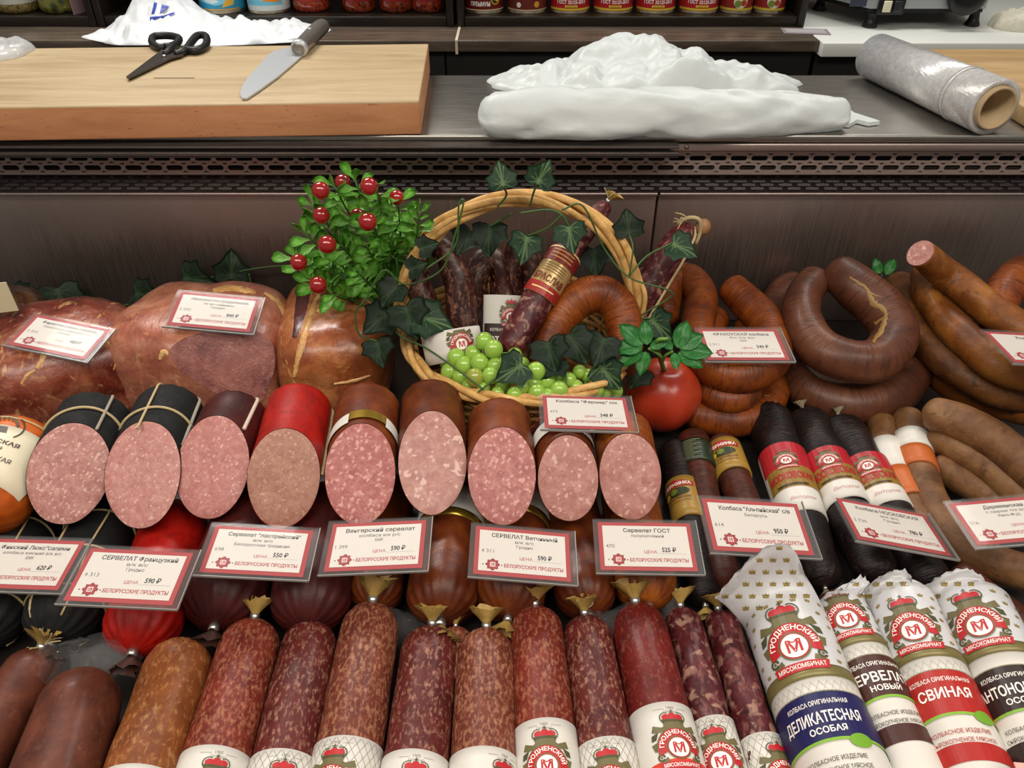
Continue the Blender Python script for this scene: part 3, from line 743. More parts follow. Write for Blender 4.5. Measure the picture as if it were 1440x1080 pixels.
# big white carrier bag lying on the back counter
cb = thing('carrier_bag', 'large white plastic carrier bag with blue print lying on the back counter', 'plastic bag', tuple(P(285, 45, CT)))
c0 = P(290, 52, CT)
from mathutils.bvhtree import BVHTree
def snap(geo):
    """returns f(px, py) -> point and normal where that line of sight meets the mesh"""
    t = BVHTree.FromPolygons([tuple(v) for v in geo[0]], [list(f_) for f_ in geo[1]])
    def f(x, y):
        h = t.ray_cast(Vector(CAM), Vector(unit(ray(x, y))))
        return (np.array(h[0]), np.array(h[1])) if h[0] else None
    return f
def patch(sn, poly, off=.0012):
    """thin piece lying on a surface, outlined as photographed"""
    V = []; c = np.mean(poly, 0); n_ = len(poly)
    for q in (1, .66, .33):
        for p_ in poly:
            h = sn(*(c + (np.array(p_) - c) * q))
            if h is None: return None
            nn = h[1] if h[1] @ (CAM - h[0]) > 0 else -h[1]; V.append(h[0] + nn * off * (1 if q < 1 else .35))
    h = sn(*c); 
    if h is None: return None
    nn = h[1] if h[1] @ (CAM - h[0]) > 0 else -h[1]; V.append(h[0] + nn * off)
    return np.array(V), [[i * n_ + j, i * n_ + (j + 1) % n_, (i + 1) * n_ + (j + 1) % n_, (i + 1) * n_ + j] for i in range(2) for j in range(n_)] + [[2 * n_ + j, 2 * n_ + (j + 1) % n_, 3 * n_] for j in range(n_)]
def strip(sn, line, wpx, off=.0016, sub_=8, jag=0.0, seed=0):
    """raised seam following a surface along a photographed line"""
    L = catmull([(a_, b_, 0) for a_, b_ in line], sub_)[:, :2]; T = np.gradient(L, axis=0); T /= np.linalg.norm(T, axis=1)[:, None]; N = np.stack([-T[:, 1], T[:, 0]], 1)
    wv = np.interp(np.linspace(0, 1, len(L)), np.linspace(0, 1, len(np.atleast_1d(wpx))), np.atleast_1d(wpx)); rs = np.random.RandomState(seed); V = []; ok = 0
    cs = (-1, -.6, 0, .6, 1)
    for i in range(len(L)):
        row = []
        for k in cs:
            q = L[i] + N[i] * (k * wv[i] / 2 * (1 + jag * rs.normal())) ; h = sn(q[0], q[1])
            if h is None: row = None; break
            nn = h[1] if h[1] @ (CAM - h[0]) > 0 else -h[1]; row.append(h[0] + nn * (off * (1 - k * k * .85)))
        if row: V += row; ok += 1
    return np.array(V), [[i * 5 + j, i * 5 + j + 1, (i + 1) * 5 + j + 1, (i + 1) * 5 + j] for i in range(ok - 1) for j in range(4)]
cbV = mound((c0[0] + .0, c0[1] + .02, CT + .001), .285, .112, .05, .02, 110, 56, 3, .022, 11, 3.4, hf=lambda u, v: (.45 + .5 * max(0, v)) * (.6 + 2.3 * math.exp(-((u + .45) / .32) ** 2) * max(0, min(1, v + .7))))
bg_ = part('bag_body', cbV, POLYB, cb); sn = snap(cbV)
for q in ([(150, 4), (156, 3), (154, 14), (151, 14)], [(213, 20), (217, 3), (221, 4), (217, 20)], [(224, 20), (228, 6), (238, 9)], [(211, 24), (230, 22), (246, 17), (247, 20), (230, 26), (211, 30)]):
    g_ = patch(sn, q, .0015)
    if g_: part('blue_print', g_, plain('bag_blue', '#3448a8', .4), bg_)
# ---- things on the worktop
WT = 1.09
bx0 = PY(590, 165, 0.952)[0]
board = thing('cutting_board', 'thick pale wooden cutting board carrying the scissors and knife', 'cutting board', (bx0 - .35, 1.1, WT))
bt = 0.0415
bv, bf = box(-.72, 0, 0, .284, WT + .0005, WT + bt, .002); bv = bv @ rotz(math.radians(2.6)).T * np.array([1, 1, 1]) + np.array([bx0, .956, 0])
part('plank', (bv, bf, [0 if all(bv[i][2] > WT + bt - .0025 for i in f) else 1 for f in bf]), [BOARD_T, BOARD_F], board)
gz = P(245, 110, WT + bt)
part('knife_groove', box(gz[0] - .027, gz[0] + .027, gz[1] - .0012, gz[1] + .0012, WT + bt - .0002, WT + bt + .0004), plain('groove', '#5b4630', .7), board, smooth=False)
rb = thing('oak_board', 'golden wooden board lying behind the cling film roll', 'cutting board', (.85, 1.15, WT))
part('plank', xf(box(-.02, .60, -.14, .19, .0005, .022, .002), rotz(.0), (P(1275, 60, WT + .022)[0] + .035, 1.10, WT)), BOARD_R, rb)
part('runner', xf(box(.01, .57, -.12, -.10, .0, .0004), rotz(0), (P(1275, 60, WT + .022)[0] + .035, 1.10, WT)), BOARD_R, rb, smooth=False)

# scissors
ZB = WT + bt
SCB = plain('scissor_black', '#1d1c1d', .42); SCM = plain('scissor_steel', '#5a5450', .35, .9)
scp = P(236, 77, ZB); sc = thing('scissors', 'black handled kitchen scissors lying on the cutting board', 'scissors', (scp[0], scp[1], ZB))
def flatpoly(pts, z0, z1):
    bm = bmesh.new(); vs_ = [bm.verts.new((p[0], p[1], z0)) for p in pts]; f = bm.faces.new(vs_); f.normal_update()
    if f.normal.z > 0: f.normal_flip()
    r = bmesh.ops.extrude_face_region(bm, geom=[f])
    for e in r['geom']:
        if isinstance(e, bmesh.types.BMVert): e.co.z = z1
    return frombm(bm)
def pxs(l, z): return [P(a, b, z)[:2] for a, b in l]
part('blade', flatpoly(pxs([(178, 110), (181, 112), (240, 84), (258, 79), (256, 74), (228, 72)], ZB + .003), ZB + .003, ZB + .0052), SCM, sc, smooth=False)
part('blade', flatpoly(pxs([(180, 111), (232, 87), (247, 77), (238, 73), (225, 77)], ZB + .001), ZB + .0006, ZB + .0028), SCM, sc, smooth=False)
part('pivot', lathe([(.0035, 0), (.0035, .002), (.002, .003)], 12, tuple(P(231, 80, ZB + .005))), STEELT, sc)
def loop(pts, r, z):
    L = [P(a, b, z) for a, b in pts]; L.append(L[0]); return wire(L, r, 10, 8)
part('handle', join(loop([(232, 66), (222, 66), (214, 60), (216, 52), (228, 50), (244, 51), (252, 55), (246, 63)], .0055, ZB + .006), wire([P(244, 64, ZB + .006), P(238, 72, ZB + .006), P(232, 76, ZB + .006)], [.006, .006, .004], 10)), SCB, sc)
part('handle', join(loop([(262, 70), (270, 58), (278, 50), (288, 50), (291, 56), (288, 65), (276, 71)], .0055, ZB + .006), wire([P(264, 69, ZB + .006), P(256, 73, ZB + .006), P(247, 76, ZB + .006)], [.006, .006, .004], 10)), SCB, sc)
# knife
KB = plain('knife_steel', '#c4c8cc', .38, .55); KH = plain('knife_handle', '#8d8680', .3, .6, grain=.2)
kp0 = P(390, 90, ZB); kn = thing('kitchen_knife', 'broad bladed kitchen knife with a steel handle lying on the cutting board', 'knife', (kp0[0], kp0[1], ZB))
bl = pxs([(340, 137), (337, 131), (340, 121), (348, 108), (365, 90), (378, 75), (388, 70), (404, 66), (427, 61), (429, 72), (425, 77), (410, 90), (390, 107), (365, 125), (347, 137)], ZB + .004)
part('blade', flatpoly(bl, ZB + .0012, ZB + .0034), KB, kn, smooth=False)
hd = [P(419, 70, ZB + .011), P(433, 56, ZB + .011), P(448, 41, ZB + .012), P(455, 36, ZB + .011)]
tb = Tube(hd, [.0105, .0115, .012, .0105], ('round', 'round'), .4, facing=(0, 0, 1))
part('handle', tb.surf(14, 20), KH, kn)
part('bolster', tb.band(.002, .012, .0014, 20, 4), KB, kn); part('rivet', lathe([(.003, 0), (.003, .002)], 10, tuple(tb.at(np.array(tb.L * .5), np.array(0.0)) - np.array([0, 0, .0012]))), KB, kn)

# stack of polythene bags
pb = thing('polythene_bags', 'crumpled pile of white polythene bags lying on the steel worktop', 'plastic bags', tuple(P(920, 150, WT)))
c2 = P(905, 168, WT)
def lobe(p0, p1, r0, prof, seed, crump):
    """long soft roll: squashed tube with creases"""
    t = Tube([p0, (np.asarray(p0) + p1) / 2 + np.array([0, -.008, .0]), p1], prof, ('round', 'round'), .9, facing=(0, 0, 1))
    V, F = t.surf(60, 40, .0)
    out = []
    for v in V:
        n_ = fbm((v[0] * 1.3 + seed, v[1] * 3, v[2] * 3), 9, 4); k = Vector(v)
        out.append((v[0], v[1] + crump * n_, max(WT + .0008, v[2] + crump * .8 * abs(n_) - .003)))
    return np.array(out), F
A_, B_ = P(672, 160, WT + .025), P(1195, 158, WT + .02)
part('folded_roll', lobe(A_, B_, .03, [.024, .032, .033, .033, .032, .031, .026, .018], 2.0, .008), POLY, pb)
tip = [(1165, 140), (1185, 148), (1200, 160), (1237, 172), (1222, 174), (1205, 170), (1195, 176), (1150, 172)]
part('torn_tip', flatpoly(pxs(tip, WT + .004), WT + .001, WT + .006), POLY, pb, smooth=False)
c3 = P(905, 118, WT)
def pkf(u, v):
    a = math.exp(-((u - .05) / .45) ** 2) * (.45 + .55 * max(0, v + .2)); b = .32
    return b + .9 * a
part('crumpled_sheet', mound((c3[0] - .005, c3[1] - .0, WT + .0008), .235, .085, .052, -.02, 110, 50, 11, .02, 11, 5.0, hf=pkf, edgew=.10), POLY, pb)
dm = Decal()
for k in range(9): dm.poly([(.05 * k * .3 - .06, .0), (.05 * k * .3 - .052 + .004 * (k % 3), .0006), (.05 * k * .3 - .055, .0022)], '#4d4a48', 0)
# translucent bag corner at the far left of the board
tl = P(18, 74, ZB); FILM = mat_film('clear_film', (.85, .87, .88), .42, .2)
solo('film_scrap', mound((tl[0] - .02, tl[1], ZB + .0004), .045, .05, .016, .5, 30, 24, 5, .006, 30), FILM, 'folded scrap of translucent film at the far end of the cutting board', 'plastic film')
# cling film roll
ra, rb_ = P(1403, 153, WT + .0345), P(1228, 78, WT + .031)
cl = thing('cling_film_roll', 'thick roll of cling film on a cardboard core lying on the steel worktop', 'cling film', tuple((ra + rb_) / 2 - np.array([0, 0, .034])))
n = NB('cling_film'); f = n.noise(40, 4, .6, .4, n.scaled((3, 3, 3))); n.bump(n.noise(160, 3, .6, .5, n.scaled((4, .3, 1))), .35, .002)
CLING = n.done(n.ramp(f, [(.3, '#b4b4b6'), (.6, '#c8c8c8'), (.8, '#d8d8d6')]), .2, .12, 0, .7, .5); MAT['cling_film'] = CLING
ax = unit(rb_ - ra); tr_ = Tube([ra, rb_], [.0335, .0305], ('flat', 'flat'))
def hollow(t, d0, d1, ro, ri, seg=48, n=2):
    V = []; F = []
    ds_ = np.linspace(d0, d1, n + 1); th = np.linspace(0, 2 * math.pi, seg, endpoint=False); L = []
    for d, r in [(x, ro(x)) for x in ds_] + [(x, ri(x)) for x in ds_[::-1]]:
        p = t.ip(t.path, np.array(d)); a = t.ip(t.E1, np.array(d)); b = t.ip(t.E2, np.array(d))
        V += [p + r * (math.cos(q) * a + math.sin(q) * b) for q in th]
    k = 2 * (n + 1); F = [[i * seg + j, ((i + 1) % k) * seg + j, ((i + 1) % k) * seg + (j + 1) % seg, i * seg + (j + 1) % seg] for i in range(k) for j in range(seg)]
    return np.array(V), F
part('film', hollow(tr_, .006, tr_.L - .006, lambda d: .0335 - .002 * d / tr_.L, lambda d: .0262), CLING, cl)
part('cardboard_core', hollow(tr_, 0, tr_.L, lambda d: .0258, lambda d: .0222), plain('cardboard', '#b39c78', .8, grain=.15), cl)
part('film_ridge', hollow(tr_, .058, .064, lambda d: .0345, lambda d: .0332), CLING, cl)
# cloth on the white counter
cp = P(1425, 40, CT); solo('white_cloth', mound((cp[0] + .03, cp[1] + .02, CT + .0005), .08, .06, .045, .2, 40, 30, 21, .018, 22), plain('cloth_cream', '#cfcbb9', .85, grain=.15), 'crumpled cream cloth lying on the white counter', 'cloth')

# ---------------------------------------------------------------- food materials
mat_casing('casing_black', '#0c0c0c', '#131313', '#1b1b1b', 70, .75, .3)
mat_casing('casing_burgundy', '#2f1110', '#401917', '#4f231f', 45, .45, .2)
mat_casing('casing_red', '#741712', '#91221b', '#a02f25', 60, .42, .2)
mat_casing('casing_brown', '#4c2512', '#66351c', '#7c4827', 40, .42, .22, (26, .62, '#744022'))
mat_casing('casing_redbrown', '#3f1d10', '#582d19', '#704022', 38, .36, .22, (60, .66, '#86492b'))
mat_casing('casing_amber', '#552a12', '#77431c', '#95602d', 45, .42, .25, (40, .6, '#4c2511'))
mat_casing('casing_orange', '#96501f', '#ad632c', '#b97440', 30, .45, .15)
mat_casing('smoked_dark', '#341a13', '#4a261b', '#5c3325', 50, .46, .3, (40, .6, '#66402e'), 0, 160)
mat_casing('cured_black', '#100b0a', '#1a1211', '#2b1d1a', 60, .45, .7, (90, .6, '#45302b'), 0, 150)
mat_casing('krakow', '#4f2812', '#77421d', '#93592b', 26, .4, .8, (16, .6, '#5d3116'), .05, 150)
mat_casing('liver', '#41271c', '#593829', '#6c4a38', 18, .42, .4, (30, .68, '#7a5236'), .05, 120)
mat_casing('smoked_tan', '#3f2815', '#644327', '#845f38', 30, .45, .6, (55, .58, '#4b3019'))
mat_casing('village', '#4b3523', '#6d5037', '#866a4b', 30, .47, .6, (50, .6, '#553c27'))
mat_casing('amber_tan', '#4f2f15', '#744a23', '#93693a', 26, .42, .6, (60, .6, '#4c301a'), .03)
mat_salami('salami_red', '#4e1c16', '#6b2d22', '#9c6b53', 330, .49)
mat_salami('salami_dark', '#3c1514', '#562320', '#a07a66', 300, .52)
mat_salami('salami_brown', '#4b231a', '#65362a', '#9f7259', 340, .47)
mat_salami('salami_amber', '#5d341d', '#7b4c2c', '#a67c50', 300, .53)
mat_salami('salami_maroon', '#41231a', '#5c3528', '#76503e', 200, .6, amt=.5)
mat_salami('salami_bright', '#4f1d18', '#6e3025', '#9c6a52', 360, .47)
mat_salami('salami_deep', '#45130f', '#621e1a', '#93584a', 320, .54, amt=.55)
mat_salami('salami_chunk', '#331015', '#4f1e22', '#8a6058', 160, .53, chunk=(85, .57, '#9f7866'))
mat_salami('sudjuk', '#22100e', '#3a1b17', '#7f5a48', 190, .52, rough=.42, chunk=(150, .6, '#8a6450'), bump=.8)
mat_cut('cut_speck', '#a97169', '#7f4240', '#cfa99c', 230, .33)
mat_cut('cut_pale', '#b1776f', '#8f524d', '#cfa89d', 260, .24)
mat_cut('cut_pink', '#ae6f69', '#8f524d', '#cfa59b', 240, .22)
mat_cut('cut_tan', '#a06f5e', '#784538', '#bb917c', 260, .24)
mat_cut('cut_marble', '#a55e5a', '#7c3333', '#cb988d', 200, .36)
mat_cut('cut_ham', '#ab7a71', '#84484a', '#cdaa9e', 150, .24, (75, .645, '#d0ac9f'))
mat_cut('cut_rose', '#a56560', '#7c3437', '#cb9a8f', 210, .36)
mat_cut('cut_salmon', '#aa736a', '#8b544c', '#cda697', 160, .26)
TWINE = plain('twine', '#b9a47a', .75, grain=.25, gs=400); TWINEG = plain('twine_grey', '#9a9184', .7, grain=.3, gs=400)
CLIP = plain('clip_metal', '#c9c9c6', .25, .9); TAIL = plain('casing_tail', '#a98a4a', .5, grain=.3, gs=300)
PAPER = plain('label_white', '#d5d1c9', .42); GOLD = plain('label_gold', '#b08f3a', .25, .75)
HATCH = '#b9b4a8'

# ---------------------------------------------------------------- printed emblems
def make_crest():
    d = Decal(); OL, OD, RD, WH = '#6a6240', '#4b4a2e', '#b4242a', '#f1ece4'
    for s_ in (-1, 1):   # side scrolls
        d.poly([(s_ * .12, .62), (s_ * .30, .52), (s_ * .50, .60), (s_ * .56, .44), (s_ * .40, .40), (s_ * .22, .42)], OL, 0)
        d.poly([(s_ * .40, .42), (s_ * .58, .36), (s_ * .60, .22), (s_ * .48, .24)], OD, 0)
        d.poly([(s_ * .46, .18), (s_ * .62, .14), (s_ * .56, -.04), (s_ * .48, -.02)], OL, 0)
        d.arc(s_ * .44, -.20, .05, .095, 0, 330, OD, 0, 14); d.disc(s_ * .44, -.20, .03, OL, 0, 10)
        d.poly([(s_ * .30, -.20), (s_ * .52, -.34), (s_ * .40, -.38), (s_ * .26, -.30)], OL, 0)
    d.poly([(-.22, .44), (.22, .44), (.27, .72), (-.27, .72)], OL, 1)
    d.disc(-.15, .76, .10, RD, 2, 14, .085); d.disc(.15, .76, .10, RD, 2, 14, .085); d.disc(0, .78, .10, RD, 2, 14, .10)
    d.rect(-.24, .66, .24, .71, OD, 3); d.rect(-.012, .86, .012, .96, OD, 3); d.rect(-.04, .90, .04, .925, OD, 3)
    d.arc(-.17, .75, .115, .14, 60, 250, OD, 3, 12); d.arc(.17, .75, .115, .14, -70, 120, OD, 3, 12)
    d.arc(0, 0, .285, .49, -18, 198, RD, 2, 30); d.arc(0, 0, .475, .50, -18, 198, OL, 3, 30)
    d.arctext('ГРОДНЕНСКИЙ', 0, 0, .335, .145, WH, 4, .02, 172)
    d.disc(0, 0, .285, OL, 2); d.disc(0, 0, .255, RD, 3); d.disc(0, 0, .232, WH, 4)
    d.text('М', 0, -.125, .34, RD, 5, .02); d.arc(0, .13, .05, .075, 190, 350, RD, 5, 10)
    d.poly([(-.46, -.50), (.46, -.50), (.49, -.33), (-.49, -.33)], RD, 3)
    d.text('МЯСОКОМБИНАТ', 0, -.455, .12, WH, 4, .015, width=.84)
    return d
CREST = make_crest()
CROWN = Decal()
CROWN.poly([(-.5, -.3), (.5, -.3), (.6, .3), (.25, .0), (0, .45), (-.25, .0), (-.6, .3)], '#8d7a3e'); CROWN.rect(-.5, -.45, .5, -.36, '#8d7a3e')
def hatch(d, x0, x1, y0, y1, st=.0075, z=0, col=HATCH, w_=.00035):
    k = x0 - (y1 - y0)
    while k < x1 + (y1 - y0):
        for sg in (1, -1):
            pts = []
            a0, a1 = (k, k + (y1 - y0) * .62) if sg > 0 else (k + (y1 - y0) * .62, k)
            d.line(a0, y0, a1, y1, w_, col, z)
        k += st

# ---------------------------------------------------------------- sausage builder
def fray(p, dirv, n, L, r, seed, spread=.5):
    rs = np.random.RandomState(seed); out = []
    d = unit(dirv)
    for i in range(n):
        v = unit(d + rs.normal(0, spread, 3)); q = unit(v + rs.normal(0, .4, 3))
        out.append(wire([p, p + v * L * .5, p + v * L * .5 + q * L * rs.uniform(.3, .6)], [r, r * .9, r * .6], 5, 4))
    return join(*out)
def tail(tube, end, sz, parent, col=None, twine=False, seed=0):
    """metal clip and gathered casing end beyond a tied end"""
    k = 0 if end == 0 else -1
    p = tube.path[k]; t = -tube.T[0] if end == 0 else tube.T[-1]
    if end == 1:
        up_ = unit(tube.E1[-1] + np.array([0, 0, 1.0])); R_ = tube.rs[-1]; p = p - t * R_ * tube.le * .16 + unit(up_ - (up_ @ t) * t) * R_ * .50; t = unit(t * .8 + up_)
    e1, e2 = tube.E1[k], tube.E2[k]; e1 = unit(e1 - (e1 @ t) * t); e2 = np.cross(t, e1); V = []; n = 18; rs = np.random.RandomState(seed)
    bend = rs.normal(0, .35, 2)
    prof = [(.20, -.25), (.20, .10), (.19, .32), (.40, .6), (.68, .95), (.82, 1.2)]
    for i, (r, z) in enumerate(prof):
        for j in range(n):
            a = 2 * math.pi * j / n; rr = r * (1 + (.35 * i / 5) * math.sin(j * 2.9 + seed)) * sz
            zz = z * sz + (rs.uniform(-.12, .12) * sz if i == len(prof) - 1 else 0)
            off = (bend[0] * e1 + bend[1] * e2) * sz * (max(0, z) ** 1.6) * .5
            V.append(p + t * zz + rr * ((.5 * math.cos(a)) * e1 + math.sin(a) * e2) + off)
    part('casing_end', (np.array(V), grid_faces(len(prof), n)), col or TAIL, parent)
    c = []
    for i, (r, z) in enumerate([(.26, -.04), (.34, -.02), (.34, .34), (.26, .36)]):
        for j in range(12):
            a = 2 * math.pi * j / 12; c.append(p + t * z * sz + r * sz * (math.cos(a) * e1 + .8 * math.sin(a) * e2))
    part('clip', (np.array(c), grid_faces(4, 12)), CLIP, parent)
    if twine: part('twine_end', fray(p + t * sz * .3, t, 7, sz * 1.3, .0009, seed, .55), TWINE, parent)
def px_tube(pl, wpx, ends, le=.85, facing=None):
    pts = [P(*q) for q in pl]; wpx = np.atleast_1d(wpx)
    k = np.interp(np.linspace(0, 1, len(pts)), np.linspace(0, 1, len(wpx)), wpx)
    rad = [a / 2 / scale_at(p) for a, p in zip(k, pts)]
    return Tube(pts, rad, ends, le, facing)
def base_of(t):
    m = t.path.mean(0); return (m[0], m[1], max(DECK, t.path[:, 2].min() - t.rs.max()))
def whole(name, label, pl, wpx, mat, ends=('tied', 'tied'), cat='sausage', group=None, lump=.02, pleat=.06, seed=0, tails=(1, 1), tsz=.012, tcol=None, tw=(0, 0), le=.85, seg=40, n=18, lf=1.0, wr=0.0):
    t = px_tube(pl, wpx, ends, le); o = thing(name, label, cat, base_of(t), group)
    part('casing', t.surf(n, seg, lump, pleat, seed, lf=lf, wr=wr), MAT[mat], o)
    for k in (0, 1):
        if tails[k] and ends[k] == 'tied': tail(t, k, tsz, o, tcol, tw[k], seed + k)
    return o, t
def extend(pl, y_end):
    """carry the line on, toward the viewer, past the lower frame edge"""
    return pl

# ================================================================ front row of salamis (pole at the back, wrapper towards the viewer)
GZ = DECK + .0265
def front(px_head, px_front, wpx, mat, label, s_lab=None, kind='crest', seed=0, extra=.10, zh=None, group='salamis in the front row', lump=.012, twn=0, name='salami', col2='#d0402a', le=1.0, tsz=.0155, th0=0.0, tails=1):
    z = zh or GZ
    H = P(px_head[0], px_head[1], z); Fp = P(px_front[0], px_front[1], z)
    d = unit(Fp - H); Fe = Fp + d * extra
    r = wpx / 2 / scale_at(P((px_head[0] + px_front[0]) / 2, (px_head[1] + px_front[1]) / 2, z))
    z2 = DECK + r + .0008
    H[2] = Fe[2] = z2
    t = Tube([Fe, Fe * .5 + H * .5, H], [r, r * 1.01, r * .97], ('tied', 'tied'), le, facing=CAM - (H * .45 + Fp * .55))
    o = thing(name, label, 'sausage', base_of(t), group)
    part('casing', t.surf(26, 44, lump, .05, seed), MAT[mat], o)
    if tails: tail(t, 1, tsz, o, None, twn, seed)
    if s_lab is not None:
        # label edge given as pixel on the axis line
        q = P(s_lab[0], s_lab[1], z2 + r * .9); s1 = float((q - Fe) @ unit(H - Fe))
        s0 = max(.03, s1 - .14)
        lb = part('label_band', t.band(s0, s1, .0009, 56, 8), PAPER, o)
        D = Decal(); R = r
        if 'h' in kind: hatch(D, -1.9 * R, 1.9 * R, -.10, -.0015, .0062, 0, '#8f8b80')
        if kind != 'plain':
            D.text('1905', 0, -.0065, .0032, '#8a8678', 1); D.text('ГРОДНО', 0, -.0098, .0028, '#8a8678', 1)
            D.line(-.013, -.006, -.005, -.0062, .0003, '#8a8678', 1); D.line(.005, -.0062, .013, -.006, .0003, '#8a8678', 1)
            D.put(CREST, 0, -.0375, .0315, 1)
        if 'f' in kind:
            n_ = 16; xs = np.linspace(-1.8 * R, 1.8 * R, n_); top = [-.0495 + .004 * math.cos(x / R * 1.2) for x in xs]
            D.poly([(x, y) for x, y in zip(xs, top)] + [(1.8 * R, -.13), (-1.8 * R, -.13)], col2, .5)
            D.text('КОЛБАСА ОРИГИНАЛЬНАЯ', .004, -.0605, .0062, '#f4efe6', 2, .01, width=.052)
        b = D.bake(.005, (-2.6 * R, 2.6 * R, -(s1 - s0) + .001, 0))
        if len(b[1]): print_part('print', b, t.mapper(s1, th0, .0012), lb)
    return o, t
front((60, 915), (-45, 1080), 80, 'salami_maroon', 'smooth maroon brown sausage with a frayed twine tie, below the black sausages', seed=1, twn=1)
front((126, 946), (82, 1080), 114, 'salami_maroon', 'thick dark maroon sausage lying between two slimmer front row sausages', seed=2, zh=DECK + .034, le=1.1, tails=0)
front((262, 905), (205, 1080), 98, 'salami_amber', 'amber tan speckled sausage beside the thick dark maroon one', s_lab=(206, 1076), seed=3, zh=DECK + .029, kind='crest', tails=0)
front((360, 878), (303, 1080), 90, 'salami_bright', 'even red salami with a white crest label, beside the amber sausage', s_lab=(312, 1050), seed=4, th0=0)
front((441, 879), (398, 1080), 84, 'salami_dark', 'red salami with pale streaks and two clips, under the burgundy sausage', s_lab=(403, 1055), kind='crest h', seed=5, th0=0)
front((525, 855), (487, 1080), 88, 'salami_brown', 'brown speckled salami with an ochre casing end, head below the small tied sausage', s_lab=(490, 1037), kind='crest h', seed=6, th0=-.4, tsz=.019)
front((608, 886), (584, 1080), 86, 'salami_dark', 'dark wine red salami with long pale streaks and a shiny clip', s_lab=(586, 1056), seed=7)
front((684, 890), (680, 1080), 87, 'salami_brown', 'brown salami with fine amber flecks whose label shows only a grey corner mark', s_lab=(681, 1052), seed=9, th0=.62)
front((752, 858), (770, 1080), 82, 'salami_red', 'tall rust red salami with a bold crest on a plain white label', s_lab=(766, 1012), seed=10, tsz=.017)
front((822, 868), (857, 1080), 76, 'salami_dark', 'dark brown closely flecked salami tied with twine, hatched white label', s_lab=(852, 1038), kind='crest h', seed=11, twn=1)
front((893, 855), (944, 1080), 84, 'salami_deep', 'deep crimson salami with white label over a red band', s_lab=(931, 990), kind='crest f', th0=.36, seed=12, tsz=.018)
front((958, 850), (1022, 1080), 57, 'salami_chunk', 'thin purple red salami with big fat pieces and an orange banded label', s_lab=(1009, 1007), kind='crest hf', col2='#e06a22', seed=13, lump=.05, tsz=.014)
front((1012, 853), (1087, 1080), 54, 'salami_chunk', 'thin purple salami with big fat pieces pressed against the paper wrapped sausage', s_lab=(1073, 1031), kind='crest h', seed=14, lump=.06, th0=.75, tsz=.013)
# one more head seen between two of them, lying lower behind
whole('salami', 'short salami head glimpsed between two front row salamis', [(637, 975, DECK + .017), (641, 886, DECK + .018)], 52, 'salami_brown', group='salamis in the front row', seed=8, tails=(0, 1), tsz=.009)

